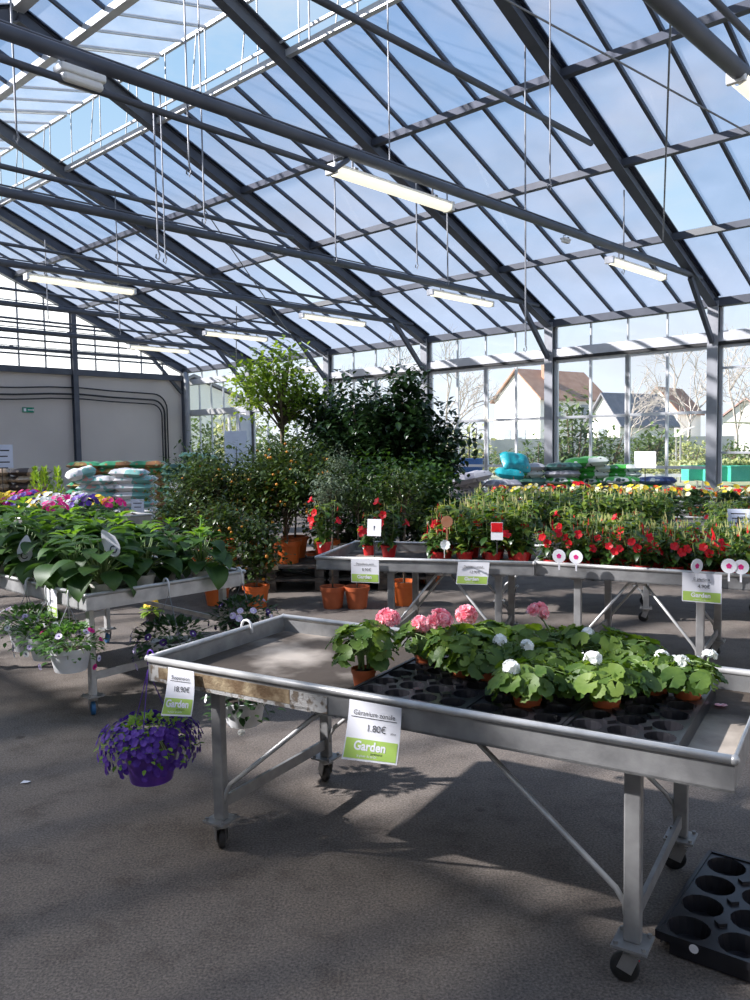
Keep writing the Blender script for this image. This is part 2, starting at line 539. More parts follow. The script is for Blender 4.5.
# columns, rafters, ties, braces: one set per frame
for k in range(-2, 6):
    v = fv(k)
    mb = MB()
    up = W(1, 0, 0)
    mb.ibeam(W(UW, v, 0), W(UW, v, ZE), .2, .22, .025, up)
    mb.box(W(UW, v, .012), (.34, .34, .024), Matrix.Rotation(-TH, 3, 'Z'))
    trim(mb, M['steel_light'] if k < 5 else M['steel'])
    mb = MB()
    mb.ibeam(W(UW, v, ZE), W(URIDGE, v, ZR), .17, .27, .022)
    trim(mb, M['steel'])
    mb = MB()
    mb.ibeam(W(URIDGE, v, ZR), W(UFAR, v, zroof(UFAR)), .17, .27, .022)
    trim(mb, M['steel'])
    # knee brace
    mb = MB()
    mb.bar(W(UW - .12, v, 3.44), W(14.55, v, 4.5), .075, .1)
    trim(mb, M['steel'])
    # tie tubes
    zt = 4.54 if k == 0 else (4.47 if k == -1 else 4.52)
    mb = MB()
    mb.tube([W(UFAR, v, zt), W(15.0 if k < 1 else 15.2, v, zt)], .066 if k == -1 else .055, 10)
    for u in [x * 1.9 - 1.5 for x in range(8)]:
        mb.tube([W(u, v, zt + .06), W(u + .1, v, zt + .06)], .018, 6)
    # conduit clipped along the tie
    mb.tube([W(-2, v + .02, zt + .085), W(3, v + .02, zt + .075), W(8, v + .02, zt + .085), W(14, v + .02, zt + .07)], .012, 5)
    trim(mb, M['steel'], True)
    mb = MB()
    if k == 0:
        mb.tube([W(-1, v, 4.37), W(5.75, v, 4.33), W(5.95, v, 4.48)], .03, 8)
    elif k == 1:
        mb.tube([W(0, v, 4.84), W(8.3, v, 4.76)], .033, 8)
    else:
        mb.tube([W(0, v, 4.84), W(13.9, v, 4.78)], .028, 8)
    trim(mb, M['steel'], True)
    if k in (0,):
        mb = MB()
        mb.tube([W(3.5, v, 5.9), W(10.95, v, 5.9)], .04, 8)
        trim(mb, M['steel'], True)

VA, VB = fv(-3), VG + .12
# eave beam, gutter beam and purlins run the length of the hall
def along(u, z, w, h, mat, va=VA, vb=VB, round_=False):
    mb = MB()
    if round_:
        mb.tube([W(u, va, z), W(u, vb, z)], w / 2, 8)
    else:
        mb.bar(W(u, va, z), W(u, vb, z), w, h)
    return trim(mb, mat)
along(UW, ZE - .02, .16, .15, M['steel'])
along(UW + .05, 3.53, .18, .17, M['alu'], VA, fv(3))
along(UW + .03, 3.42, .12, .07, M['black_rubber'], VA, fv(3))
along(UW + .03, 3.77, .16, .16, M['alu'], fv(3), VB)
along(UW + .03, 2.75, .16, .16, M['alu'], fv(3), VB)
for u in (13.79, 11.93, 10.13):
    along(u, zroof(u) + .04, .12, .11, M['steel'])
# opening edge: pale double rail; hinge rail
along(8.27, zroof(8.27) + .08, .09, .1, M['alu'])
along(8.12, zroof(8.27) + .2, .04, .04, M['alu'])
along(6.56, zroof(6.56) + .08, .14, .12, M['alu'])
along(URIDGE, ZR + .1, .2, .14, M['alu'])
for u in (3.9, 1.9, 0, -2.6):
    along(u, zroof(u) + .04, .1, .08, M['steel'])
along(UFAR, ZE, .16, .2, M['steel'])
# diagonal wind-brace rods
for (a, b) in (((5.6, fv(-1), 6.6), (13.4, fv(0), 4.95)), ((6.2, fv(0), 6.9), (12.6, fv(-1) + 1, 5.3)), ((9, fv(2), 6.3), (14.5, fv(3), 4.4)), ((12.6, fv(3), 5.1), (15.2, fv(4), 3.4))):
    mb = MB()
    mb.tube([W(*a), W(*b)], .012, 6)
    trim(mb, M['wire'])

# ceiling glass, one sheet per bay, with its glazing bars
def roof_bay(i, k, ua, ub, mat, barmat, name='ceiling'):
    va, vb = fv(k), fv(k + 1)
    if k == 4:
        vb = VG
    n = 5
    mb = MB()
    for j in range(n):
        a, b = va + (vb - va) * j / n, va + (vb - va) * (j + 1) / n
        a += .012
        b -= .012
        # sheets between purlins, one of them missing (open to the sky)
        us = [u for u in [ua] + [13.79, 11.93, 10.13, 3.9, 1.9, 0] + [ub] if min(ua, ub) <= u <= max(ua, ub)]
        us = sorted(set(us))
        for q in range(len(us) - 1):
            if (k, j, us[q]) in MISSING:
                continue
            m_i = 0
            mb.quad(W(us[q], a, zroof(us[q]) + .12), W(us[q + 1], a, zroof(us[q + 1]) + .12), W(us[q + 1], b, zroof(us[q + 1]) + .12), W(us[q], b, zroof(us[q]) + .12))
    o = struct('%s_%d' % (name, i), mb, mat)
    bars = MB()
    for j in range(n + 1):
        v = va + (vb - va) * j / n
        bars.bar(W(ua, v, zroof(ua) + .12), W(ub, v, zroof(ub) + .12), .05, .06)
    bars.build('glazing_bars', barmat, o)
    return o
MISSING = {(-1, 4, 11.93), (2, 2, 11.93)}
i = 0
for k in range(-3, 5):
    i += 1
    roof_bay(i, k, 8.3, UW + .1, M['roof_glass'], M['steel'])
    i += 1
    roof_bay(i, k, 6.5, URIDGE, M['roof_glass'], M['steel'])
    i += 1
    roof_bay(i, k, -2.6, URIDGE, M['roof_glass'], M['steel'])
    i += 1
    roof_bay(i, k, UFAR, -2.6, M['shade_glass'], M['steel'])  # unseen lowest row, made dim to shade the foreground floor

# opened ridge vents: sash hinged on the upper rail and propped on rods
vn = 0
for k in range(-2, 5):
    va, vb = fv(k) + .05, fv(k + 1) - .05
    h0, h1 = (6.62, 8.2), (8.34, 8.6)
    t = thing('roof_vent', 'raised glass roof vent, %s along the open ridge' % ['overhead and nearest', 'second nearest', 'third nearest', 'fourth nearest', 'fifth nearest', 'sixth nearest', 'farthest, by the end wall'][vn], 'roof vent', W(h0[0], va, h0[1]), 0, 'opened ridge vents')
    vn += 1
    inv = Matrix.Translation(-t.location)
    def L_(u, v, z):
        return W(u, v, z) - t.location
    mb = MB()
    mb.quad(L_(h0[0], va, h0[1]), L_(h1[0], va, h1[1]), L_(h1[0], vb, h1[1]), L_(h0[0], vb, h0[1]))
    mb.build('sash_glass', M['vent_glass'], t)
    mb = MB()
    n = 5
    for j in range(n + 1):
        v = va + (vb - va) * j / n
        mb.bar(L_(h0[0], v, h0[1]), L_(h1[0], v, h1[1]), .035, .045)
    mb.bar(L_(h1[0], va, h1[1]), L_(h1[0], vb, h1[1]), .06, .06)
    mb.bar(L_(h0[0], va, h0[1]), L_(h0[0], vb, h0[1]), .05, .05)
    mb.build('sash_frame', M['alu'], t)
    for f_ in (.2, .27, .6, .67, .95):
        mb = MB()
        v = va + (vb - va) * f_
        mb.tube([L_(h1[0] - .03, v, h1[1]), L_(8.27, v + (.15 if f_ in (.27, .67) else -.05), zroof(8.27) + .1)], .012, 5)
        mb.build('prop_rod', M['wire'], t)

# glazed side wall (window_/door_ bays)
wn = dn = 0
def glazing(name, va, vb, za, zb, nv, hs, fw, mat, u=UW + .06, thick=.05):
    mb = MB()
    vs = [va + (vb - va) * j / nv for j in range(nv + 1)]
    for j, v in enumerate(vs):
        mb.bar(W(u, v, za), W(u, v, zb), fw if j in (0, nv) else fw * .6, thick, W(1, 0, 0))
    for z in [za, zb] + list(hs):
        mb.bar(W(u, va, z), W(u, vb, z), thick, fw if z in (za, zb) else fw * .7)
    o = struct(name, mb, mat)
    g = MB()
    zs = sorted([za, zb] + list(hs))
    for a, b in zip(vs[:-1], vs[1:]):
        for z1, z2 in zip(zs[:-1], zs[1:]):
            g.quad(W(u, a, z1), W(u, b, z1), W(u, b, z2), W(u, a, z2))
    g.build('glass_panes', M['wall_glass'], o)
    return o
for k in range(-3, 5):
    va, vb = fv(k) + .11, fv(k + 1) - .11
    wn += 1
    glazing('window_%d' % wn, va, vb, 3.62 if k < 3 else 3.86, 4.12, 4, [], .05, M['alu'])
    if k in (0, 1, 2):
        mid = (va + vb) / 2
        for a, b in ((va, mid - .01), (mid + .01, vb)):
            dn += 1
            o = glazing('door_%d' % dn, a, b, .06, 3.36, 2, [1.06, 2.13], .085, M['alu_white'])
    elif k < 0:
        wn += 1
        glazing('window_%d' % wn, va, vb, .06, 3.36, 4, [1.35, 2.95], .06, M['alu'])
    else:
        wn += 1
        glazing('window_%d' % wn, va, vb, 2.83, 3.7, 5, [], .05, M['alu'])
        wn += 1
        glazing('window_%d' % wn, va, vb, .06, 2.67, 5, [1.0], .05, M['alu'])
# open white door leaf in the far bay
mb = MB()
mb.bar(W(UW - .05, 20.05, 1.3), W(UW - .85, 19.55, 1.3), .05, 2.5)
mb.bar(W(UW - .82, 19.5, 1.15), W(UW - .82, 19.5, 1.3), .03, .1)
dn += 1
struct('door_%d' % dn, mb, surf('door_panel_white', (.55, .58, .68), (.6, .63, .72), 2, .5))
dn += 1
glazing('door_%d' % dn, 20.1, 21.1, .06, 2.6, 2, [1.0], .09, M['alu_white'], UW - .08)

# end wall: beige panels below, frosted sheets above
mb = MB()
mb.bar(W(UFAR, VG + .1, 1.93), W(UW, VG + .1, 1.93), .1, 3.86)
struct('wall_left', mb, M['wall'])
mb = MB()
mb.bar(W(UFAR, VG, 3.93), W(UW, VG, 3.93), .14, .18)
trim(mb, M['steel'])
mb = MB()
mb.ibeam(W(11.8, VG - .05, 0), W(11.8, VG - .05, zroof(11.8)), .16, .16, .02, W(0, 1, 0))
trim(mb, M['steel'])
wn += 1
mb = MB()
us = [UFAR + (UW - UFAR) * j / 25 for j in range(26)]
for u in us[1:-1]:
    mb.bar(W(u, VG + .06, 4.0), W(u, VG + .06, zroof(u) + .05), .03, .05, W(1, 0, 0))
go = struct('window_%d' % wn, mb, M['steel_light'])
g = MB()
for a, b in zip(us[:-1], us[1:]):
    g.quad(W(a, VG + .08, 4.0), W(b, VG + .08, 4.0), W(b, VG + .08, zroof(b) + .1), W(a, VG + .08, zroof(a) + .1))
g.build('frosted_sheets', M['gable_sheet'], go)
for z, r in ((5.23, .03), (4.97, .035), (4.35, .028), (5.75, .03)):
    mb = MB()
    ue = min(15.2, UW - (z - ZE) / SL - .3)
    mb.tube([W(UFAR + 2, VG - .1, z + .05), W(ue, VG - .1, z)], r, 8)
    trim(mb, M['steel'], True)
# cables along the end wall, turning down near the corner
for j, (z, ub, zb, r) in enumerate(((3.42, 15.0, .4, .022), (3.22, 14.88, .4, .03), (3.08, 14.76, .4, .022))):
    mb = MB()
    pts = [W(8 + x, VG - .02 - .03 * j, z - .05 * math.sin(x * 1.3)) for x in range(0, 6)]
    for a in range(0, 7):
        t = a / 6 * PI / 2
        rr = .5 - .06 * j
        pts.append(W(ub - rr + rr * math.sin(t), VG - .02 - .03 * j, z - .05 - rr + rr * math.cos(t)))
    pts.append(W(ub, VG - .02 - .03 * j, zb))
    mb.tube(pts, r, 6)
    o = mb.build('wall_cable', M['cable'], None, True)
    tag(o, 'black cable along the beige wall turning down near the corner, %s of three' % ['topmost', 'middle', 'lowest'][j], 'cable', 'black cables on the beige wall')
# grey down pipe in the corner
mb = MB()
mb.tube([W(15.45, VG - .55, z) for z in (0, 1, 2, 3, 3.6)] + [W(15.47, VG - .5, 3.85), W(15.55, VG - .35, 4.02), W(15.62, VG - .2, 4.05)], .09, 12)
tag(mb.build('down_pipe', M['steel_light'], None, True), 'grey rainwater pipe standing in the corner beside the beige wall', 'pipe')
# shop wall and rear wall, behind and beside the camera
mb = MB()
mb.bar(W(UFAR, fv(KMIN), 2.1), W(UFAR, VG, 2.1), .12, 4.2)
struct('wall_front', mb, M['wall'])
mb = MB()
mb.bar(W(UFAR, fv(-3), 2.1), W(UW, fv(-3), 2.1), .12, 4.2)
struct('wall_right', mb, M['wall'])

# ------------------------------------------------------------------ lamps on the ties
ORD = ['nearest', 'second nearest', 'third nearest', 'fourth nearest', 'fifth nearest', 'sixth nearest']
def fixture(u0, v, z, label, L=1.9, lit=True):
    """tube batten hung under the tie, running along the span"""
    t = thing('fluorescent_light', label, 'ceiling light', W(u0, v, z), PI / 2 - TH, 'fluorescent tube lights under the roof ties')
    mb = MB()
    mb.box((L / 2, 0, .035), (L, .1, .05))
    for x in (0, L):
        mb.box((x, 0, .0), (.05, .15, .11))
    bevel(mb.build('housing', M['plastic_white'], t), .01)
    mb = MB()
    M90 = Matrix.Rotation(PI / 2, 3, 'Y')
    prof = []
    pts = [(L * .02, 0, -.02), (L * .98, 0, -.02)]
    vs = []
    n = 10
    for x in (L * .02, L * .98):
        for a in range(n + 1):
            q = PI + PI * a / n
            vs.append((x, .078 * math.cos(q), .012 + .075 * math.sin(q)))
    mb.add(vs, [(a, a + 1, n + 2 + a, n + 1 + a) for a in range(n)])
    mb.build('diffuser', M['tube_on'], t, True)
    mb = MB()
    for x in (.3, L - .3):
        mb.tube([(x, 0, .05), (x, 0, .16)], .012, 6)
        mb.box((x, 0, .06), (.05, .12, .02))
    mb.build('bracket', M['wire'], t)
    return t
for k in range(-1, 5):
    zt = 4.42 - .05 if k >= 0 else 4.36
    if k == -1:
        continue
    if k in (0, 2):
        fixture(5.8, fv(k) + .08, zt, 'lit fluorescent tube light under the %s roof tie, nearer the middle of the hall' % ORD[k])
    fixture(11.68, fv(k) + .08, zt, 'lit fluorescent tube light under the %s roof tie, nearer the glass wall' % ORD[k])
fixture(6.74, fv(-1) + .02, 4.44, 'white tube light end on the beam at the top right of the photo')
# bulkhead emergency lamp
def bulkhead(u, v, z, label, s=1):
    t = thing('bulkhead_light', label, 'emergency light', W(u, v, z), PI / 2 - TH)
    t.scale = (s,) * 3
    mb = MB()
    mb.box((0, 0, 0), (.36, .15, .06))
    bevel(mb.build('base', M['plastic_white'], t), .015)
    mb = MB()
    mb.box((0, 0, -.06), (.33, .13, .07))
    bevel(mb.build('cover', M['plastic_white'], t), .03, 3)
    mb = MB()
    mb.tube([(.1, 0, .03), (.16, .02, .1), (.2, .03, .02), (.17, .03, -.03), (.2, .02, .1)], .012, 6)
    mb.tube([(-.1, 0, .03), (-.12, .0, .09), (-.05, .02, .1), (0, .0, .12)], .01, 6)
    mb.build('cable_loop', M['cable'], t, True)
    return t
bulkhead(3.1, fv(0), 4.42, 'white bulkhead emergency light with black cable loop on the nearest roof tie')
bulkhead(10.32, fv(0) + .05, 4.44, 'small pale sensor box on the nearest roof tie between two tube lights', .5)
bulkhead(5.1, 3.6, 5.6, 'small white junction box at the very top edge of the photo', .55)

# hanging wires
wi = 0
for (x, y0, y1, Y) in ((183, -40, 165, 7.2), (197, -40, 215, 8.5), (153, 90, 250, 8), (160, 90, 255, 9.5), (387, -40, 165, 9.0), (550, -40, 180, 8.5), (525, 40, 345, 11), (308, -40, 40, 8), (334, 150, 255, 12), (624, 190, 268, 13), (671, -0, 20, 8), (9, -40, 130, 6.5), (447, 190, 280, 13), (115, 190, 330, 16), (45, 240, 318, 16), (416, 170, 262, 12)):
    a, b = aty(x, y0, Y), aty(x, y1, Y)
    b.x, b.y = a.x, a.y
    mb = MB()
    mb.tube([a, b], .009 if Y < 10 else .012, 5)
    if y1 > 100:
        mb.tube([b, b + Vector((.015, 0, -.05)), b + Vector((0, 0, -.1)), b + Vector((-.025, 0, -.07)), b + Vector((-.02, 0, -.04))], .008, 5)
    tag(mb.build('hanging_wire', M['wire'], None), 'thin steel wire hanging straight down from the glass roof', 'wire', 'thin wires hanging from the roof')

# green exit sign on the end wall
t = thing('exit_sign', 'small green and white exit sign on the beige wall', 'sign', W(10.37, VG + .035, 2.76), PI / 2 - TH)
mb = MB()
mb.box((0, 0, 0), (.34, .02, .15))
mb.build('panel', M['sign_green'], t)
mb = MB()
mb.box((-.1, -.012, 0), (.07, .006, .09))
mb.box((.06, -.012, .0), (.15, .006, .025))
mb.add([(.14, -.013, .05), (.14, -.013, -.05), (.165, -.013, 0)], [(0, 1, 2)])
mb.build('pictogram', M['paper'], t)

# ================================================================== ROLLING BENCHES
RIM = .757
def caster(parent, x, y, h, wheelmat, turn=.4, name='caster'):
    """swivel caster: plate and fork, with its wheel"""
    r = .043
    mb = MB()
    rot = Matrix.Rotation(turn, 3, 'Z')
    mb.box((x, y, h - .004), (.105, .105, .008))
    for a in (-1, 1):
        for b in (-1, 1):
            mb.tube([(x + a * .04, y + b * .04, h - .012), (x + a * .04, y + b * .04, h + .01)], .007, 6)
    mb.tube([(x, y, h - .008), (x, y, h - .03)], .03, 10)
    off = rot @ Vector((.022, 0, 0))
    for s_ in (-1, 1):
        side = rot @ Vector((0, s_ * .024, 0))
        a = Vector((x, y, h - .03)) + side
        b = Vector((x, y, r)) + off + side
        mb.bar(a, b, .045, .004, rot @ Vector((0, 1, 0)))
    mb.bar(Vector((x, y, h - .03)) + rot @ Vector((0, -.026, 0)), Vector((x, y, h - .03)) + rot @ Vector((0, .026, 0)), .05, .005)
    c = mb.build(name, M['galv'], parent)
    w = MB()
    Mx = rot @ Matrix.Rotation(PI / 2, 3, 'X')
    ctr = Vector((x, y, r)) + off
    w.lathe([(.001, -.016), (.022, -.016), (.024, -.013), (r * .84, -.013), (r, -.009), (r, .009), (r * .84, .013), (.024, .013), (.022, .016), (.001, .016)], 20, ctr, 0, Mx)
    w.build('wheel', wheelmat, c, True)
    return c

def bench(label, loc, rz, L, D, lx, ly=None, wheel='black_rubber', side='galv', rim=RIM, wall=.092, fronty=None, group='rolling plant benches', worn=False, low=False, foot=.128):
    t = thing('rolling_bench', label, 'plant bench', (loc[0], loc[1], 0), rz, group)
    ly = ly or (.085, D - .085)
    zb, zt = rim - wall, rim
    # tray: four lipped walls and a floor
    mb = MB()
    th = .006
    mb.box((L / 2, th / 2, (zb + zt) / 2), (L, th, wall))
    mb.box((L / 2, D - th / 2, (zb + zt) / 2), (L, th, wall))
    mb.box((th / 2, D / 2, (zb + zt) / 2), (th, D - 2 * th, wall))
    mb.box((L - th / 2, D / 2, (zb + zt) / 2), (th, D - 2 * th, wall))
    mb.box((L / 2, .02, zb + .004), (L, .04, .008))
    mb.box((L / 2, D - .02, zb + .004), (L, .04, .008))
    mb.build('tray', M[side], t)
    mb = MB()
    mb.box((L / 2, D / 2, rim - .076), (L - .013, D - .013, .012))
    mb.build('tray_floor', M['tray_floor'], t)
    mb = MB()
    r = .013
    mb.tube([(0, 0, zt), (L, 0, zt), (L, D, zt), (0, D, zt), (0, 0, zt)], r, 10)
    for x in (0, L):
        for y in (0, D):
            mb.blob((x, y, zt), r * 1.15)
    mb.build('rim', M['galv_pale'], t, True)
    for x in lx:
        for y in ly:
            mb = MB()
            mb.box((x, y, (foot + zb) / 2), (.05, .035, zb - foot))
            mb.box((x, y, zb - .012), (.1, .05, .02))
            bevel(mb.build('leg', M[side], t), .005)
            caster(t, x, y, foot, M[wheel], (2.75 if low else 2.3) + .5 * x * (not low) + .2 * y)
    for x in lx:
        # end braces: one flat bar and one thin rod between the two legs
        if low:
            mb = MB()
            mb.bar((x, ly[0], .24), (x, ly[1], .26), .014, .045)
            mb.build('low_bar', M[side], t)
            continue
        mb = MB()
        mb.bar((x, ly[0] + .015, .19), (x, ly[1] - .015, .19), .014, .045)
        mb.build('flat_brace', M[side], t)
    for y in ly:
        if low:
            mb = MB()
            mb.bar((lx[0], y, .42), (lx[-1], y, .42), .014, .03)
            if y == ly[-1]:
                mb.build('stretcher', M[side], t)
            continue
        reach = min(.52, .46 * (lx[-1] - lx[0]))
        for x, dr in ((lx[0], 1), (lx[-1], -1)):
            # thin round brace from the foot of the leg up to the tray, towards the middle
            mb = MB()
            xe = x + dr * reach
            mb.tube([(x + dr * .02, y, .2), (x + dr * .024, y, .235), (x + dr * .05, y, .275), (xe - dr * .02, y, zb - .02)], .0095, 8)
            mb.box((xe, y, zb - .014), (.05, .04, .028))
            mb.build('long_brace', M['galv_pale'], t, True)
    return t

NB = Vector((-.9202, 3.1972, 0))
NA = -.5427
NL, ND = 2.1688, .888
nb_e1 = Vector((math.cos(NA), math.sin(NA), 0))
nb_e2 = Vector((-math.sin(NA), math.cos(NA), 0))
def nb(x, y, z):
    return NB + nb_e1 * x + nb_e2 * y + Vector((0, 0, z))
near = bench('large galvanised rolling bench with pink and white geraniums, nearest the camera', NB, NA, NL, ND, (.289, 1.89), (.085, .82))
# peeling tape and flaking paint along its front
mb = MB()
mb.box((.47, -.003, RIM - .05), (.48, .003, .05))
mb.box((.125, -.003, RIM - .05), (.13, .003, .045))
mb.build('peeling_tape', M['tape'], near)
for x_, z_, w_, h_ in ((.09, .055, .15, .065), (.79, .056, .16, .06), (.5, .084, .6, .014)):
    mb = MB()
    mb.box((x_, -.002, RIM - z_), (w_, .003, h_))
    mb.build('flaking_patch', M['paint_flake'], near)

LBO = W(2.2, 6.54, 0)
lbench = bench('rolling bench with blue wheels holding large-leaved plants in cream pots', LBO, -TH, 2.17, 1.13, (.43, 2.03), (.09, 1.05), 'blue_rubber', 'galv_pale', low=True)
AA, BA = -.285, -.53
AO, BO = Vector((-.45, 6.06, 0)), Vector((1.12, 5.64, 0))
abench = bench('grey rolling bench with few red-flowered plants and two white price signs', AO, AA, 1.62, .98, (.56, 1.36), (.08, .86))
bbench = bench('grey rolling bench packed with red-flowered plants and one white price sign', BO, BA, 1.66, .98, (.28, 1.08), (.08, .9))
fbench = bench('rolling bench of green budding plants directly behind the packed red-flowered bench', (.75, 7.55), -.33, 2.0, .95, (.4, 1.7))
f2bench = bench('rolling bench of budding plants behind the right end of the packed bench', (2.75, 6.75), -.4, 1.9, .95, (.45, 1.55))
gbench = bench('rolling bench of rose bushes in terracotta troughs', (2.2, 9.25), -.36, 2.7, .9, (.3, 2.3))
hbench = bench('rolling bench of yellow and orange pansies in front of the sacks', (1.8, 12.4), -.3, 2.4, .9, (.3, 2.1))
h2bench = bench('rolling bench of red and orange small flowers beside the rose bench', (3.55, 11.3), -.36, 2.4, .9, (.3, 2.1))
kbench = bench('rolling bench of colourful primroses behind the large-leaved plants', W(3.35, 9.5, 0), -TH, 2.3, 1.0, (.4, 1.9), None, 'blue_rubber', rim=.93)

# ------------------------------------------------------------------ price signs
def text_mesh(body, size, warp, bold=.0, align='CENTER', depth=.0):
    cu = bpy.data.curves.new('t', 'FONT')
    cu.body = body
    cu.size = size
    cu.align_x = align
    cu.offset = bold
    cu.resolution_u = 3
    o = bpy.data.objects.new('t', cu)
    C.objects.link(o)
    dg = bpy.context.evaluated_depsgraph_get()
    me = bpy.data.meshes.new_from_object(o.evaluated_get(dg))
    bpy.data.objects.remove(o)
    bpy.data.curves.remove(cu)
    for v in me.vertices:
        v.co = warp(v.co.x, v.co.y)
    me.update()
    return me

def price_sign(label, loc, rz, w, h, title, price, curl=.0, tilt=0, lean=0, group='white price signs', green=True, unit=None):
    """sheet hanging from its top edge at loc; title, price and the green garden band"""
    t = thing('price_sign', label, 'price sign', loc, rz, group)
    def warp(x, z, off=0):
        k = -z / h
        y = -.008 - curl * .5 * k * k - lean * k + curl * .35 * k * (x / w) - off
        sx = x + tilt * k * h
        return Vector((sx, y, z + curl * .15 * k * (x / w)))
    mb = MB()
    n, m_ = 10, 12
    for off, flip in ((0, False), (-.0012, True)):
        vs, fs = [], []
        for j in range(m_ + 1):
            for i_ in range(n + 1):
                vs.append(warp(-w / 2 + w * i_ / n, -h * j / m_, off))
        for j in range(m_):
            for i_ in range(n):
                a = j * (n + 1) + i_
                q = (a, a + n + 1, a + n + 2, a + 1)
                fs.append(q if not flip else q[::-1])
        mb.add(vs, fs)
    mb.build('sheet', M['paper'], t, True)
    if green:
        g = MB()
        vs, fs = [], []
        z0, z1, x0 = -.64 * h, -.965 * h, .475 * w
        for j in range(5):
            for i_ in range(n + 1):
                vs.append(warp(-x0 + 2 * x0 * i_ / n, z0 + (z1 - z0) * j / 4, .0012))
        for j in range(4):
            for i_ in range(n):
                a = j * (n + 1) + i_
                fs.append((a, a + n + 1, a + n + 2, a + 1))
        g.add(vs, fs)
        g.build('green_band', M['ink_green'], t, True)
    def put(body, size, cx, cz, mat, bold=0, off=.0022, align='CENTER'):
        me = text_mesh(body, size, lambda x, y: warp(x + cx, y + cz, off), bold, align)
        me.materials.append(mat)
        o = bpy.data.objects.new('lettering', me)
        C.objects.link(o)
        o.parent = t
    if title:
        put(title, h * .125, 0, -.24 * h, M['ink'])
        mb = MB()
        tw = len(title) * h * .125 * .5
        mb.add([warp(-tw / 2, -.27 * h, .0022), warp(tw / 2, -.27 * h, .0022), warp(tw / 2, -.28 * h, .0022), warp(-tw / 2, -.28 * h, .0022)], [(0, 3, 2, 1)])
        mb.build('underline', M['ink'], t)
    if price:
        put(price, h * .17, .06 * w, -.5 * h, M['ink'], 0)
    if unit:
        put(unit, h * .05, .33 * w, -.5 * h, M['ink'], 0, .0022, 'LEFT')
    if green:
        put('Garden', h * .21, -.02 * w, -.82 * h, M['paper'], .0012)
        put('jardinerie', h * .06, .12 * w, -.885 * h, M['ink'], 0)
        put('le plaisir du jardin', h * .055, -.05 * w, -.93 * h, M['paper'], 0)
    return t
def on_rim(px, py, z=RIM):
    return atz(px, py, z)
price_sign('white and green price sign reading 1.80 euros on the front of the nearest bench', nb(1.075, -.012, RIM - .012), NA, .2, .185, 'Géranium zonale', '1.80€', .06, -.02, .01, unit='pièce')
price_sign('white and green curling price sign above the purple hanging basket', nb(.2, -.014, RIM - .012), NA, .135, .165, 'Suspension', '18.90€', .07, .13, .02)
def rimpt(o, a, x, y=-.014, z=RIM):
    return Vector((o.x + math.cos(a) * x - math.sin(a) * y, o.y + math.sin(a) * x + math.cos(a) * y, z))
price_sign('white and green price sign near the left corner of the bench with few red-flowered plants', rimpt(AO, AA, .39), AA, .215, .175, 'Dipladénia petit', '8.90€', .0, 0)
price_sign('slightly tilted white price sign in the middle of the bench with few red-flowered plants', rimpt(AO, AA, 1.2), AA, .225, .16, 'Dipladénia grand', '12.90€', .01, -.1)
price_sign('white and green price sign on the bench packed with red-flowered plants', rimpt(BO, BA, 1.1), BA, .235, .185, 'Dipladénia', '4.90€', .0, 0)
price_sign('small white card on the long side of the bench with blue wheels', rimpt(LBO, -TH, 1.78), -TH, .13, .17, None, '9€', 0, 0)

def card(label, loc, rz, w, h, mat='paper', stick=0, lines=2, tilt=0, cat='card', group=None):
    """a plain card with faint lines, on a stick or leaning on what is behind it"""
    t = thing('information_card', label, cat, loc, rz, group)
    rot = Matrix.Rotation(tilt, 3, 'X')
    if stick == 'floor':
        stick = loc[2]
    mb = MB()
    mb.box(rot @ Vector((0, 0, h / 2)), (w, .004, h), rot)
    mb.build('card', M[mat], t)
    if stick:
        mb = MB()
        mb.tube([(0, .006, -stick), (0, .006, h * .6)], .007 if stick > .3 else .004, 6)
        mb.build('stick', M['cable'], t)
    if lines:
        mb = MB()
        for j in range(lines):
            mb.box(rot @ Vector((0, -.003, h * (.75 - .25 * j))), (w * (.7 - .15 * (j % 2)), .002, h * .05), rot)
        mb.build('printed_lines', M['ink'], t)
    return t

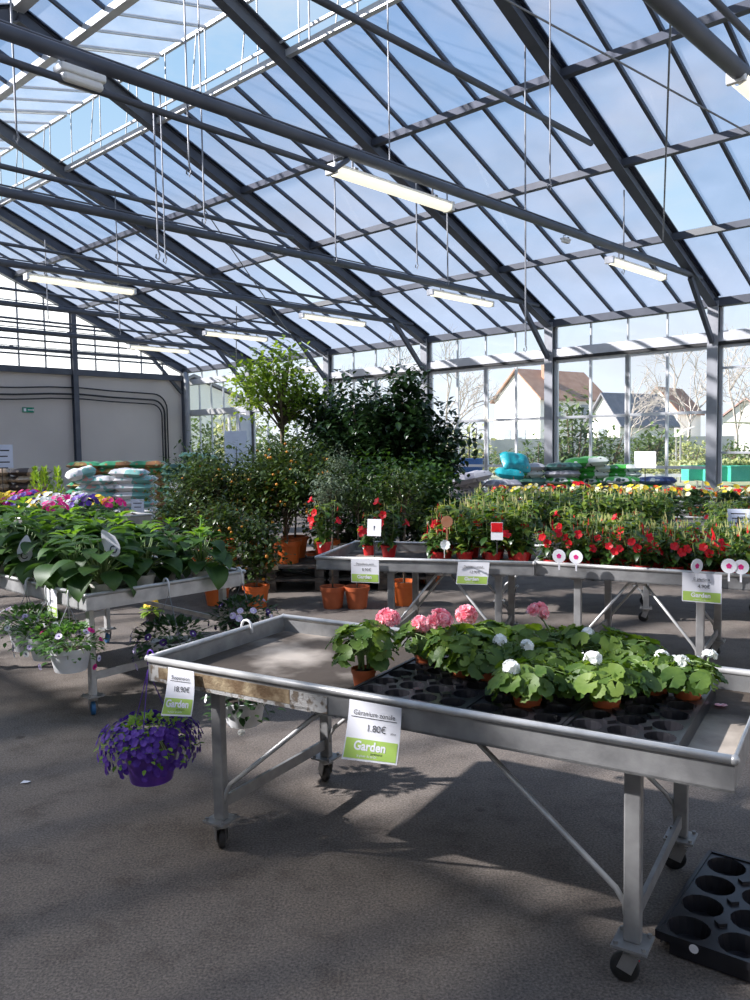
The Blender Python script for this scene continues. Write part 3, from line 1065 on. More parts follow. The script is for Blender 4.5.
# ------------------------------------------------------------------ black carrier trays
def carrier(label, loc, rz, nx=5, ny=3, cell=.105, sticker=False, parent_rot=None, group='black plant carrier trays'):
    t = thing('carrier_tray', label, 'plant tray', loc, rz, group)
    mb = MB()
    h, r, sg = .06, cell * .43, 16
    w, d = nx * cell, ny * cell
    for i_ in range(nx):
        for j in range(ny):
            cx, cy = (i_ + .5) * cell, (j + .5) * cell
            top, sq, low = [], [], []
            for k in range(sg):
                a = 2 * PI * k / sg + PI / 4
                c_, s_ = math.cos(a), math.sin(a)
                top.append((cx + r * c_, cy + r * s_, h))
                m_ = max(abs(c_), abs(s_))
                sq.append((cx + cell / 2 * c_ / m_, cy + cell / 2 * s_ / m_, h))
                low.append((cx + r * .8 * c_, cy + r * .8 * s_, .008))
            vs = sq + top + low
            fs = []
            for k in range(sg):
                k2 = (k + 1) % sg
                fs.append((k, k2, sg + k2, sg + k))
                fs.append((sg + k, sg + k2, 2 * sg + k2, 2 * sg + k))
            fs.append(tuple(range(2 * sg, 3 * sg)))
            mb.add(vs, fs)
            # bumps between the wells
            if i_ and j:
                mb.box((i_ * cell, j * cell, h + .004), (.028, .028, .012), Matrix.Rotation(PI / 4, 3, 'Z'))
    for (a, b) in (((0, 0), (w, 0)), ((w, 0), (w, d)), ((w, d), (0, d)), ((0, d), (0, 0))):
        a, b = Vector((*a, 0)), Vector((*b, 0))
        mb.bar(a + Vector((0, 0, h - .008)), b + Vector((0, 0, h - .008)), .012, .026)
        m_ = (b - a).normalized()
        mb.bar(a + m_ * .04 + Vector((0, 0, .03)), b - m_ * .04 + Vector((0, 0, .03)), .004, .055)
    mb.build('wells', M['black_plastic'], t)
    if sticker:
        mb = MB()
        mb.lathe([(.001, -.001), (.014, -.001), (.014, .001), (.001, .001)], 14, (cell * .75, -.0075, .048), 0, Matrix.Rotation(PI / 2, 3, 'X'))
        mb.build('sticker', M['paper'], t)
    return t
TZ = RIM - .07
carrier('black carrier tray on the nearest bench, closest to the single separate geranium', nb(.93, .055, TZ), NA, 4, 7)
carrier('black carrier tray on the nearest bench, middle of the three', nb(1.36, .055, TZ), NA, 3, 7)
carrier('black carrier tray at the end of the nearest bench, with white-flowered plants', nb(1.69, .055, TZ), NA, 3, 7, .107)
ft = carrier('empty black carrier tray lying on the asphalt beside the nearest bench', (.865, 2.44, .004), -.65, 3, 4, .152, True)

# ================================================================== PLANTS
def rdir(rnd, up0=-.2, up1=1):
    a = rnd.uniform(0, 2 * PI)
    z = rnd.uniform(up0, up1)
    s_ = math.sqrt(max(0, 1 - z * z))
    return Vector((s_ * math.cos(a), s_ * math.sin(a), z))

def pot(parent, r, h, mat, rim=True, n=22, name='pot', taper=.74):
    mb = MB()
    pr = [(.001, 0), (r * taper, 0), (r * taper * 1.01, .004)]
    if rim:
        pr += [(r * .93, h * .8), (r, h * .81), (r * 1.02, h), (r * .95, h), (r * .9, h * .8)]
    else:
        pr += [(r * .98, h * .95), (r * 1.03, h * .95), (r * 1.03, h), (r * .95, h), (r * .9, h * .85)]
    mb.lathe(pr, n)
    p = mb.build(name, M[mat], parent, True)
    p.data.set_sharp_from_angle(angle=R(40))
    mb = MB()
    zs = h * .86
    mb.lathe([(r * .93, zs - .004), (r * .5, zs + .004), (.001, zs + .006)], n)
    mb.build('soil', M['soil'], parent)
    return p

# ---- geraniums on the near bench
def geranium(seed, label, loc, rz, heads=(), nleaf=46, H=.2, Rr=.16, potvis=True, lean=(0, 0), group='potted geraniums on the nearest bench'):
    rnd = random.Random(seed)
    t = thing('potted_geranium', label, 'geranium', loc, rz, group)
    pot(t, .047, .08, 'terracotta')
    lf, st = MB(), MB()
    base = Vector((0, 0, .08))
    stems = []
    for k in range(7):
        a = 2 * PI * k / 7 + rnd.uniform(-.4, .4)
        rr = Rr * rnd.uniform(.25, .6)
        e = Vector((math.cos(a) * rr + lean[0] * .6, math.sin(a) * rr + lean[1] * .6, .1 + H * rnd.uniform(.35, .75)))
        st.tube([base + Vector((math.cos(a) * .02, math.sin(a) * .02, 0)), base.lerp(e, .5) + Vector((0, 0, .015)), e], [.006, .005, .004], 6)
        stems.append(e)
    for k in range(nleaf):
        s_ = stems[k % 7]
        d = rdir(rnd, -.75, .95)
        q = Vector((d.x * Rr, d.y * Rr, .095 + H * (.45 + .6 * d.z))) + Vector((lean[0], lean[1], 0))
        q = q.lerp(s_, rnd.uniform(0, .35))
        q.z = max(q.z, .055)
        nn = (Vector((d.x, d.y, max(d.z, 0) * .8 + .55)) + rdir(rnd) * .4).normalized()
        m_ = s_.lerp(q, .5) + Vector((0, 0, .012))
        st.tube([s_, m_, q], .0022, 4, 0, False)
        lf.roundleaf(q, nn, rnd.uniform(.02, .041), 18, rnd.uniform(-.15, .3), rnd, 1 if rnd.random() < .28 else 0)
    lf.build('leaves', [M['geranium'], M['geranium_lit']], t, True)
    st.build('stems', M['stem_green'], t, True)
    for (hx, hy, hz, col, big) in heads:
        e = Vector((hx, hy, hz))
        sb = MB()
        s_ = min(stems, key=lambda q: (q - e).length)
        sb.tube([s_, s_.lerp(e, .6) + Vector((0, 0, .01)), e], [.004, .003, .003], 6)
        fo = sb.build('flower_stalk', M['stem_green'], t, True)
        fb = MB()
        n = 30 if big > .025 else 16
        for k in range(n):
            d = rdir(rnd, -.35, 1)
            q = e + Vector((0, 0, big * .35)) + Vector((d.x, d.y, d.z * .8)) * big * rnd.uniform(.6, .95)
            if col == 'pink':
                fb.petals(q, d + rdir(rnd, -1, 1) * .35, .021, 6, 1.1, rnd.uniform(.1, .6), 0, None, rnd.uniform(0, 6))
                fb.petals(q + d * .004, d, .013, 5, 1.1, .8, 0, None, rnd.uniform(0, 6))
            else:
                fb.petals(q, d + Vector((0, 0, .3)), .013, 5, 1.0, .25, 0, None, rnd.uniform(0, 6))
        fb.build('flower_head', M[col], fo)
    return t
def snap(p, z):
    """the well of the carrier trays nearest to p"""
    d = p - NB
    x, y = d.dot(nb_e1), d.dot(nb_e2)
    best = None
    for x0, nx_, c_ in ((.93, 4, .105), (1.36, 3, .105), (1.69, 3, .107)):
        for i_ in range(nx_):
            for j in range(7):
                q = (x0 + (i_ + .5) * c_, .055 + (j + .5) * c_)
                if q in taken:
                    continue
                e_ = (q[0] - x) ** 2 + (q[1] - y) ** 2
                if best is None or e_ < best[0]:
                    best = (e_, q)
    taken.add(best[1])
    return nb(best[1][0], best[1][1], z)
taken = set()
def nbat(px, py, z=TZ):
    p = atz(px, py, z)
    return Vector((p.x, p.y, z))
CZ = TZ + .010
P_, W_ = 'pink', 'whitep'
# heads are given as (dx, dy, dz) from the pot in world directions (rz = 0)
def head_at(loc, px, py, dy, col, big):
    h = aty(px, py, loc.y + dy)
    return (h.x - loc.x, dy, h.z - loc.z - big * .35, col, big)
gs = []
def put_ger(seed, px, py, label, heads, **kw):
    z = kw.pop('z', CZ)
    loc = nbat(px, py, z)
    if z == CZ:
        loc = snap(loc, z)
    hs = [head_at(loc, a, b, dy, col, big) for (a, b, dy, col, big) in heads]
    gs.append(geranium(seed, label, loc, 0, hs, **kw))
put_ger(1, 364, 689, 'pink geranium in a terracotta pot standing alone on the bare bench tray', [(388, 619, .02, P_, .034)], nleaf=57, H=.165, Rr=.13, z=TZ)
put_ger(2, 424, 676, 'pink geranium with one small pink head, first beside the black trays', [(421, 625, .0, P_, .027)], nleaf=58, H=0.094, Rr=.13)
put_ger(3, 452, 686, 'pink geranium carrying one large pink head, second along the black trays', [(440, 620, -.02, P_, .038)], nleaf=65, H=0.123, Rr=.14)
put_ger(4, 478, 674, 'pink geranium whose big pink head rises just right of two others', [(466, 615, .03, P_, .036)], nleaf=79, H=0.098, Rr=.16)
put_ger(5, 497, 690, 'bushy geranium with a few white florets, between the pink and the white ones', [(500, 640, -.03, W_, .024)], nleaf=75, H=0.094, Rr=.15)
put_ger(6, 524, 714, 'white geranium in the front of the middle tray, its orange pot showing', [(511, 667, -.05, W_, .026)], nleaf=75, H=0.082, Rr=.14)
put_ger(7, 541, 680, 'geranium with a tall lone pink head above the white ones', [(538, 612, .02, P_, .032)], nleaf=86, H=0.107, Rr=.16)
put_ger(8, 560, 698, 'bushy white geranium in the middle tray, small white florets near its top', [(527, 645, 0, W_, .022), (553, 662, -.04, W_, .02)], nleaf=79, H=0.094, Rr=.15)
put_ger(9, 592, 686, 'white geranium with the tallest white head of the bench', [(588, 633, .0, W_, .022)], nleaf=86, H=0.123, Rr=.16)
put_ger(10, 601, 716, 'leafy geranium with bright lit leaves and one white head, front of the end tray', [(593, 658, -.02, W_, .026)], nleaf=79, H=0.082, Rr=.15)
put_ger(11, 650, 706, 'geranium with two small white heads in the end tray', [(662, 656, .03, W_, .024), (674, 661, .03, W_, .02)], nleaf=62, H=0.070, Rr=.13)
put_ger(12, 692, 712, 'last white geranium at the end of the trays, its red-brown pot showing', [(681, 661, .0, W_, .023), (709, 655, .02, W_, .022)], nleaf=58, H=0.070, Rr=.13)
put_ger(13, 628, 692, 'geranium without open flowers between two white ones at the back of the end tray', [], nleaf=75, H=0.094, Rr=.14)
# fallen petals and leaf on the tray
mb = MB()
mb.petals((0, 0, .004), (0, .1, 1), .022, 5, 1.1, .2)
o = tag(mb.build('fallen_petals', M['pink']), 'pale pink fallen flower on the tray floor at the bench end', 'flower')
o.location = nbat(721, 707)
mb = MB()
mb.roundleaf((0, 0, .006), (0, 0, 1), .03, 14, .3, random.Random(4))
o = tag(mb.build('fallen_leaf', M['geranium']), 'fallen green leaf on the tray floor behind the lone geranium', 'leaf')
o.location = nbat(408, 640)

for (px, py, lab) in ((634, 978, 'crushed red petal on the asphalt beside the front right caster'), (637, 962, 'dark red petal on the asphalt right of the front right caster')):
    mb = MB()
    mb.petals((0, 0, .004), (0, .1, 1), .016, 4, 1.0, .2)
    o = tag(mb.build('fallen_petal', M['redp']), lab, 'petal')
    o.scale = (.55,) * 3
    o.location = atz(px, py, 0)
mb = MB()
mb.add([(-.02, -.01, .003), (.018, -.014, .008), (.024, .012, .004), (-.012, .016, .007)], [(0, 1, 2, 3)])
o = tag(mb.build('paper_scrap', M['paper']), 'small white scrap of paper on the open asphalt at the left', 'scrap')
o.location = atz(25, 783, 0)

# ---- red mandevillas
def mandevilla(seed, H=.34, Rr=.15, reds=4, tips=10, nleaf=70, p=True, label='', flowersize=.036, light=.12):
    rnd = random.Random(seed)
    t = thing('potted_mandevilla', label, 'flowering plant')
    pot(t, .07, .105, 'red_pot', n=18)
    lf, st, tp, fb = MB(), MB(), MB(), MB()
    sticks = []
    for k in range(6):
        a = 2 * PI * k / 6 + rnd.uniform(-.5, .5)
        rr = Rr * rnd.uniform(.2, .75)
        e = Vector((math.cos(a) * rr, math.sin(a) * rr, .1 + H * rnd.uniform(.65, 1.0)))
        b = Vector((math.cos(a) * .025, math.sin(a) * .025, .085))
        m_ = b.lerp(e, .5) + Vector((math.cos(a), math.sin(a), 0)) * .03
        st.tube([b, m_, e], [.004, .003, .0025], 5)
        sticks.append((b, m_, e))
    for k in range(nleaf):
        b, m_, e = sticks[k % 6]
        tt = rnd.uniform(.05, 1)
        q = b.lerp(m_, tt * 2) if tt < .5 else m_.lerp(e, tt * 2 - 1)
        d = rdir(rnd, -.35, .7)
        L = rnd.uniform(.06, .11)
        lf.leaf(q + d * .01, d, L, L * .52, rnd.uniform(.2, 1.1), .2, .85, 4, None, 1 if rnd.random() < light + .35 * (tt > .7) else 0)
    for k in range(tips):
        b, m_, e = sticks[k % 6]
        q = e + Vector((rnd.uniform(-.06, .06), rnd.uniform(-.06, .06), rnd.uniform(-.08, .03)))
        d = Vector((rnd.uniform(-.25, .25), rnd.uniform(-.25, .25), 1))
        tp.leaf(q, d, rnd.uniform(.05, .09), .02, .1, .3, .6, 3, (1, .2, 0), mat=0 if rnd.random() < .8 else 1)
    lf.build('leaves', [M['mandevilla'], M['mand_light']], t, True)
    st.build('stems', M['stem_green'], t, True)
    if tips:
        tp.build('buds', [M['mand_tip'], M['redp']], t)
    for k in range(reds):
        fb = MB()
        a = -PI / 2 + rnd.uniform(-1.3, 1.3)
        rr = Rr * rnd.uniform(.6, 1.05)
        q = Vector((math.cos(a) * rr, math.sin(a) * rr, .1 + H * rnd.uniform(.35, 1.0)))
        d = Vector((math.cos(a) * .9, math.sin(a) * .9, rnd.uniform(.1, .7))).normalized()
        fb.tube([q - d * .04, q - d * .015, q], [.003, .006, .011], 6, 0, False)
        fb.petals(q, d, flowersize, 5, .95, .45, 0, None, rnd.uniform(0, 6))
        fb.build('flower', M['redp'], t)
    return t
GM = 'red-flowered mandevillas on the benches'
protos = [mandevilla(21, .34, .16, 5, 16, 130), mandevilla(22, .3, .16, 4, 20, 120), mandevilla(23, .38, .15, 6, 10, 130), mandevilla(24, .33, .17, 1, 26, 135), mandevilla(25, .31, .17, 0, 24, 140), mandevilla(26, .4, .19, 0, 5, 170, light=.4), mandevilla(27, .37, .19, 1, 8, 160, light=.35)]
used = set()
def plant_proto(pr, key, loc, rz, label, scale, group):
    if key not in used:
        used.add(key)
        pr.location, pr.rotation_euler, pr.scale = loc, (0, 0, rz), (scale,) * 3
        tag(pr, label, None, group)
        return pr
    return dup(pr, loc, rz, label, scale, group)
rg = random.Random(7)
NTH = ['first', 'second', 'third', 'fourth', 'fifth', 'sixth', 'seventh', 'eighth', 'ninth', 'tenth']
# front row on the left bench: a few plants, placed where the photo shows them
k = 0
for (px, py, pr, s_, lab) in ((324, 553, 2, .95, 'upright red-flowered mandevilla in a red pot, alone at the corner of its bench'),
                              (369, 555, 0, .8, 'mandevilla behind the white card, its red pot half hidden'),
                              (389, 557, 2, .95, 'tall red-flowered mandevilla, second clear plant from the bench corner'),
                              (445, 558, 0, 1.0, 'mandevilla with a cluster of red and white flowers and an orange tag'),
                              (472, 557, 3, .95, 'mandevilla with few flowers, left neighbour of the red and white plant label'),
                              (497, 558, 1, .95, 'mandevilla carrying the red and white plant label'),
                              (525, 559, 3, .9, 'leafy mandevilla at the right end of the sparsely filled bench')):
    loc = atz(px, py, TZ)
    o = plant_proto(protos[pr], pr, loc, rg.uniform(-.4, .4), lab, s_, GM)
def bpt(o, a, x, y, z=TZ):
    return Vector((o.x + math.cos(a) * x - math.sin(a) * y, o.y + math.sin(a) * x + math.cos(a) * y, z))
# second row on the left bench (behind), only towards its right half
for j, x in enumerate((.78, .99, 1.2, 1.41)):
    loc = bpt(AO, AA, x + .08, .36)
    plant_proto(protos[(1, 5, 6, 5)[j]], (1, 5, 6, 5)[j], loc, rg.uniform(0, 6), 'green mandevilla in the middle row of the sparsely filled bench, %s from its empty corner' % NTH[j], rg.uniform(.85, 1.0), GM)
    loc = bpt(AO, AA, x, .68)
    plant_proto(protos[(5, 6, 5, 6)[j]], (5, 6, 5, 6)[j], loc, rg.uniform(0, 6), 'green mandevilla in the back row of the sparsely filled bench, %s from its empty corner' % NTH[j], rg.uniform(.85, 1.0), GM)
# rows on the packed bench
for row, y in enumerate((.1, .32, .54, .78)):
    for j in range(8):
        x = .09 + .205 * j + (.05 if row % 2 else 0)
        if x > 1.62:
            continue
        loc = bpt(BO, BA, x, y + rg.uniform(-.02, .02))
        pr = (rg.choice((0, 1, 2, 0, 3)) if row < 2 else rg.choice((1, 3, 4, 5, 6) if j > 2 else (5, 6, 4)))
        rn = ['front', 'second', 'third', 'back'][row]
        plant_proto(protos[pr], pr, loc, rg.uniform(-.6, .6), '%s mandevilla on the packed bench, %s row, %s from the left end' % ('budding green' if pr in (4, 5) else 'red-flowered', rn, NTH[j]), rg.uniform(.74, .9), GM)
for (o_, a_, L_n, nm) in ((Vector((.75, 7.55, 0)), -.33, 9, 'on bench directly behind the packed one'), (Vector((2.75, 6.75, 0)), -.4, 8, 'on bench behind the packed one\'s right end')):
    for row, y in enumerate((.14, .44, .76)):
        for j in range(L_n):
            x = .12 + .21 * j + (.06 if row % 2 else 0)
            loc = bpt(o_, a_, x, y + rg.uniform(-.03, .03))
            pr = rg.choice((5, 6, 5, 6, 4))
            plant_proto(protos[pr], pr, loc, rg.uniform(0, 6), 'budding mandevilla, %s row, %s from left, %s' % (['front', 'middle', 'back'][row], NTH[j], nm), rg.uniform(.84, .98) * (.85 if L_n == 8 else 1), 'budding mandevillas behind')
# tags among the mandevillas
def roundtag(label, loc, rz, r=.046, mat='paper'):
    t = thing('plant_tag', label, 'plant tag', loc, rz, 'round plant tags')
    mb = MB()
    M90 = Matrix.Rotation(PI / 2, 3, 'X')
    mb.lathe([(.0005, -.0015), (r, -.0015), (r, .0015), (.0005, .0015)], 20, (0, 0, 0), 0, M90)
    mb.bar((0, 0, -r), (0, .004, -r - .05), .012, .002, (0, 1, 0))
    mb.build('disc', M[mat], t)
    mb = MB()
    mb.petals((0, -.002, 0), (0, -1, 0), r * .36, 5, 1.0, .05)
    mb.build('printed_flower', M['magenta'], t)
    return t
for (px, py, lab) in ((559, 556, 'round white tag in front of the packed bench, first of the close pair'), (576, 557, 'round white tag in front of the packed bench, second of the close pair'),
                      (697, 566, 'small white turned tag under the red flower cluster, above the price sign'), (729, 566, 'round pinkish tag, left one of the pair at the photo\'s right edge'), (741, 567, 'round white tag, right one of the pair at the photo\'s right edge')):
    Y = atz(px, 567 + (px - 560) * .055, RIM).y
    p = aty(px, py, Y + .012)
    roundtag(lab, p, BA + (.9 if px == 697 else 0), .046)
p = aty(497, 540, 5.72)
t = card('red and white plant label standing in a mandevilla pot', p, AA, .085, .125, 'paper', .1, 0, 0, 'plant label')
mb = MB()
mb.box((0, -.003, .09), (.08, .003, .065))
mb.add([(-.02, -.0045, .058), (.02, -.0045, .058), (0, -.0045, .085)], [(0, 1, 2)])
mb.build('red_picture', M['redp'], t)
p = aty(374, 536, 5.95)
card('blank white card standing among the first mandevillas', p, AA - .1, .11, .125, 'paper', .18, 0, -.12)
p = aty(447, 530, 5.72)
t = thing('plant_tag', 'orange round tag above the red and white flowers', 'plant tag', p, 0)
mb = MB()
mb.lathe([(.0005, -.0015), (.042, -.0015), (.042, .0015), (.0005, .0015)], 16, (0, 0, .06), 0, Matrix.Rotation(PI / 2, 3, 'X'))
mb.bar((0, 0, .02), (0, .01, -.16), .012, .002, (0, 1, 0))
mb.build('disc', surf('orange_card', (.9, .36, .16), (.95, .45, .25), 20, .6), t)
# white flower among the red
mb = MB()
mb.petals((0, 0, 0), (0, -1, .3), .035, 5, 1.15, .3)
mb.tube([(0, .06, -.1), (0, .04, -.03), (0, .004, -.002)], [.003, .003, .006], 5)
o = tag(mb.build('white_blossom', M['whitep']), 'single white blossom between the red flowers under the orange tag', 'flower')
o.location = aty(445, 545, 5.66)
# pale blue card on the right
card('pale blue card with writing above the mandevillas at the right edge', aty(738, 528, 6.3), -.5, .16, .15, 'paper_blue', .35, 3, -.2)

# ---- large soft-leaved plants on the left bench
def bigplant(seed, H=.36, Rr=.25, n=34, stalk=False, light=8):
    rnd = random.Random(seed)
    t = thing('large_leaved_plant', 'x', 'pot plant')
    pot(t, .075, .115, 'cream_pot', n=20)
    lf, st = MB(), MB()
    for k in range(n):
        a = 2.4 * k + rnd.uniform(-.3, .3)
        f_ = k / n
        el = -.05 + 1.1 * f_
        q0 = Vector((0, 0, .1))
        L1 = Rr * rnd.uniform(.35, .65)
        q = q0 + Vector((math.cos(a) * math.cos(el) * L1, math.sin(a) * math.cos(el) * L1, .06 + math.sin(el) * H * .75))
        st.tube([q0, q0.lerp(q, .5) + Vector((0, 0, .03)), q], [.006, .005, .004], 5)
        L = rnd.uniform(.15, .25) * (1.0 - .3 * f_)
        lf.leaf(q, Vector((math.cos(a), math.sin(a), .45 - .35 * (1 - f_))), L, L * .82, rnd.uniform(.7, 2.0) - .4 * f_, rnd.uniform(-.1, .5), .8, 7, None, 0)
    for k in range(light):
        a = rnd.uniform(0, 6.3)
        q = Vector((math.cos(a) * .05, math.sin(a) * .05, .1 + H * rnd.uniform(.8, 1.0)))
        lf.leaf(q, Vector((math.cos(a), math.sin(a), 1.0)), rnd.uniform(.08, .14), .07, .9, .3, .8, 5, None, 1)
    if stalk:
        st.tube([(0, 0, .12), (.01, 0, .12 + H * .7), (.015, .01, .12 + H * 1.25)], [.012, .011, .008], 7, 1)
        for k in range(6):
            a = k * 1.1
            lf.leaf((.015, .01, .12 + H * (1.0 + .04 * k)), Vector((math.cos(a), math.sin(a), .9)), .06, .025, .5, .3, .8, 4, None, 1)
    lf.build('leaves', [M['bigleaf'], M['biglight']], t, True)
    st.build('stems', [M['stem_green'], M['biglight']], t, True)
    return t
bp_ = [bigplant(31), bigplant(32, .4, .26, 36), bigplant(33, .33, .24, 32, False, 12), bigplant(34, .34, .23, 28, True, 10)]
rg = random.Random(9)
names = ['front row by the hanging baskets', 'middle row', 'rear row']
u_ = set()
for row, y in enumerate((.17, .52, .88)):
    for j in range(6):
        x = 2.03 - .36 * j - (.1 if row == 1 else 0)
        pr = 3 if (row, j) == (2, 0) else rg.choice((0, 1, 2))
        lab = 'large-leaved plant in cream pot, %s row, %s from near end of blue-wheeled bench' % (['front', 'middle', 'rear'][row], NTH[j])
        loc = bpt(LBO, -TH, x, y)
        key = 'b%d' % pr
        plant_proto(bp_[pr], key, loc, rg.uniform(0, 6), lab, rg.uniform(.9, 1.08) if row < 2 else rg.uniform(.8, .92), 'large-leaved plants in cream pots')
def tag_plant(px, py, Y, lab, rz, rx):
    """white bottle-shaped plant label"""
    t = thing('plant_label', lab, 'plant label', aty(px, py, Y), rz, 'white shaped plant labels', (0, rx, rz))
    mb = MB()
    pr = []
    for k in range(25):
        a = PI * 2 * k / 24
        pr.append((.05 * math.sin(a) * (1 - .55 * max(0, math.cos(a)) ** .7), .075 * math.cos(a) + (.03 if math.cos(a) > 0 else 0)))
    for y, fl_ in ((0, 1), (.002, 0)):
        f_ = tuple(range(24))
        mb.add([(x, y, z) for x, z in pr[:24]], [f_ if fl_ else f_[::-1]])
    mb.build('card', M['paper'], t)
    mb = MB()
    for k in range(14):
        a, b = 2 * PI * k / 16 + .6, 2 * PI * (k + 1) / 16 + .6
        mb.bar((.02 * math.cos(a), -.002, -.03 + .02 * math.sin(a)), (.02 * math.cos(b), -.002, -.03 + .02 * math.sin(b)), .006, .002, (0, 1, 0))
    mb.build('printed_ring', M['ink'], t)
tag_plant(111, 545, 4.72, 'white bottle-shaped plant label leaning among the big leaves near the bench corner', -.2, -.55)
tag_plant(25, 551, 5.2, 'white bottle-shaped plant label hanging lower at the left edge of the photo', .1, .15)

# ---- hanging baskets
def basket(seed, label, top, drop, potmat, r, h, leafm, flowers, Rr=.2, n=170, rz=0, hook=True, leafL=.035, trail=.12, nfl=20, fsize=.02, group='hanging baskets on the bench rims', strings='wire', up=.12):
    """pot hung from a hook at `top`; three strings; foliage and blossoms"""
    rnd = random.Random(seed)
    t = thing('hanging_basket', label, 'hanging basket', (top.x, top.y, top.z - drop), rz, group)
    pot(t, r, h, potmat, n=22, name='basket_pot', taper=.72)
    mb = MB()
    for k in range(3):
        a = 2 * PI * k / 3 + .5
        mb.tube([(math.cos(a) * r * .97, math.sin(a) * r * .97, h * .97), (0, 0, drop - .07)], .0022, 5)
    mb.build('hanger_strings', M[strings], t)
    if hook:
        mb = MB()
        pts = [Vector((0, 0, drop - .085)), Vector((0, 0, drop - .02))] + [Vector((0, .03 - .03 * math.cos(PI * q / 6), drop - .01 + .032 * math.sin(PI * q / 6))) for q in range(7)] + [Vector((0, .06, drop - .035))]
        if strings != 'wire':
            pts = [Vector((p_.x, p_.y * .6, drop + (p_.z - drop) * .6)) for p_ in pts]
        mb.tube(pts, .0065 if strings == 'wire' else .003, 7)
        mb.build('hook', M['white_pot'] if strings == 'wire' else M[strings], t, True)
    lf, fb = MB(), MB()
    for k in range(n):
        d = rdir(rnd, -.3, 1)
        rr = Rr * rnd.uniform(.55, 1)
        q = Vector((d.x * rr, d.y * rr, h + (d.z * up if d.z > 0 else d.z * trail * 2)))
        if math.hypot(q.x, q.y) < r and q.z < h:
            q.z = h + .01
        L = leafL * rnd.uniform(.7, 1.4)
        lf.leaf(q, d + rdir(rnd) * .6, L, L * .6, rnd.uniform(.2, 1), .2, .85, 3)
    st = MB()
    for k in range(16):
        a = rnd.uniform(0, 2 * PI)
        rr = Rr * rnd.uniform(.6, .95)
        st.tube([(0, 0, h * .85), (math.cos(a) * r * .8, math.sin(a) * r * .8, h + .04), (math.cos(a) * rr, math.sin(a) * rr, h + rnd.uniform(-.06, .05))], .0022, 4, 0, False)
    st.build('stems', M['stem_green'], t)
    lf.build('leaves', M[leafm], t, True)
    mats, centre = flowers
    for k in range(nfl):
        d = rdir(rnd, -.45, .75)
        rr = Rr * (1.03 if fsize > .012 else rnd.uniform(.75, 1.06))
        q = Vector((d.x * rr, d.y * rr, h + (d.z * up + .02 if d.z > 0 else d.z * trail * 2)))
        if math.hypot(q.x, q.y) < r * 1.05 and q.z < h:
            continue
        fb.petals(q, d + Vector((0, 0, .25)), fsize * rnd.uniform(.85, 1.15), 5, 1.25, .2, k % len(mats), len(mats) if centre else None, rnd.uniform(0, 6), .3)
    fb.build('blossoms', [M[m_] for m_ in mats] + ([M[centre]] if centre else []), t)
    return t
# purple bellflower at the near corner
basket(41, 'purple bellflower hanging in a purple pot from the nearest bench corner', nb(-.035, .03, RIM + .012), .525, 'purple_pot', .118, .15, 'campleaf', (['purple'], None), .2, 420, NA - PI / 2, True, .024, .085, 520, .0115, strings='purple_pot', up=.1)
def edge(o, a, x, y):
    return bpt(o, a, x, y, RIM + .012)
PP = (['lilac', 'whitep'], 'darkpurple')
basket(42, 'white hanging pot with trailing plant and one red blossom, nearest the blue-wheeled bench corner', edge(LBO, -TH, 2.03, -.04), .46, 'white_pot', .125, .14, 'petunia', (['lilac', 'magenta'], 'darkpurple'), .19, 300, -TH, nfl=9, leafL=.04)
basket(43, 'white hanging pot with lilac-eyed blossoms, middle one on the long side of the bench', edge(LBO, -TH, 1.74, -.04), .44, 'white_pot', .12, .14, 'petunia', PP, .2, 300, -TH, nfl=16, leafL=.04)
basket(44, 'white hanging pot with white and lilac blossoms at the left edge of the photo', edge(LBO, -TH, 1.46, -.04), .43, 'white_pot', .12, .14, 'petunia', PP, .21, 300, -TH, nfl=20, leafL=.04)
basket(45, 'dark-leaved hanging pot of pale purple flowers under the middle of the blue-wheeled bench end', edge(LBO, -TH, 2.17 + .04, .52), .5, 'white_pot', .12, .14, 'darkbasket', (['lilac', 'darkpurple', 'lilac'], 'whitep'), .23, 420, -TH + PI / 2, nfl=26, trail=.16, leafL=.042)
basket(46, 'dark hanging pot of violets at the far corner of the blue-wheeled bench end', edge(LBO, -TH, 2.17 + .04, 1.08), .43, 'black_plastic', .11, .12, 'darkbasket', (['lilac', 'darkpurple'], 'whitep'), .22, 360, -TH + PI / 2, nfl=18, trail=.1, leafL=.042)
basket(47, 'white hanging pot behind the short left side of the nearest bench', nb(-.04, .62, RIM + .012), .475, 'white_pot', .11, .12, 'darkbasket', (['whitep'], None), .17, 260, NA - PI / 2, nfl=5, leafL=.042)
basket(48, 'hanging pot behind the far long side of the nearest bench, next to the lone geranium', nb(1.07, ND + .04, RIM + .012), .43, 'black_plastic', .11, .12, 'darkbasket', (['whitep'], None), .15, 140, NA + PI, nfl=3, trail=.1)
basket(49, 'hanging pot behind the far long side of the nearest bench, toward its right end', nb(1.93, ND + .04, RIM + .012), .43, 'black_plastic', .11, .12, 'darkbasket', (['whitep'], None), .13, 120, NA + PI, nfl=2)
# yellow flower pot glimpsed under the left bench
t = thing('potted_primrose', 'small yellow-flowered pot on the floor behind the blue-wheeled bench', 'flowering plant', (-2.05, 7.3, 0))
pot(t, .07, .1, 'black_plastic')
lf, fb = MB(), MB()
rnd = random.Random(3)
for k in range(30):
    d = rdir(rnd, 0, .8)
    lf.leaf(Vector((0, 0, .1)) + d * .04, d, .09, .04, .8)
for k in range(22):
    d = rdir(rnd, .3, 1)
    fb.petals(Vector((0, 0, .16)) + d * .06, d, .03, 5, 1.2, .2)
lf.build('leaves', M['limeleaf'], t)
fb.build('blossoms', M['yellowp'], t)

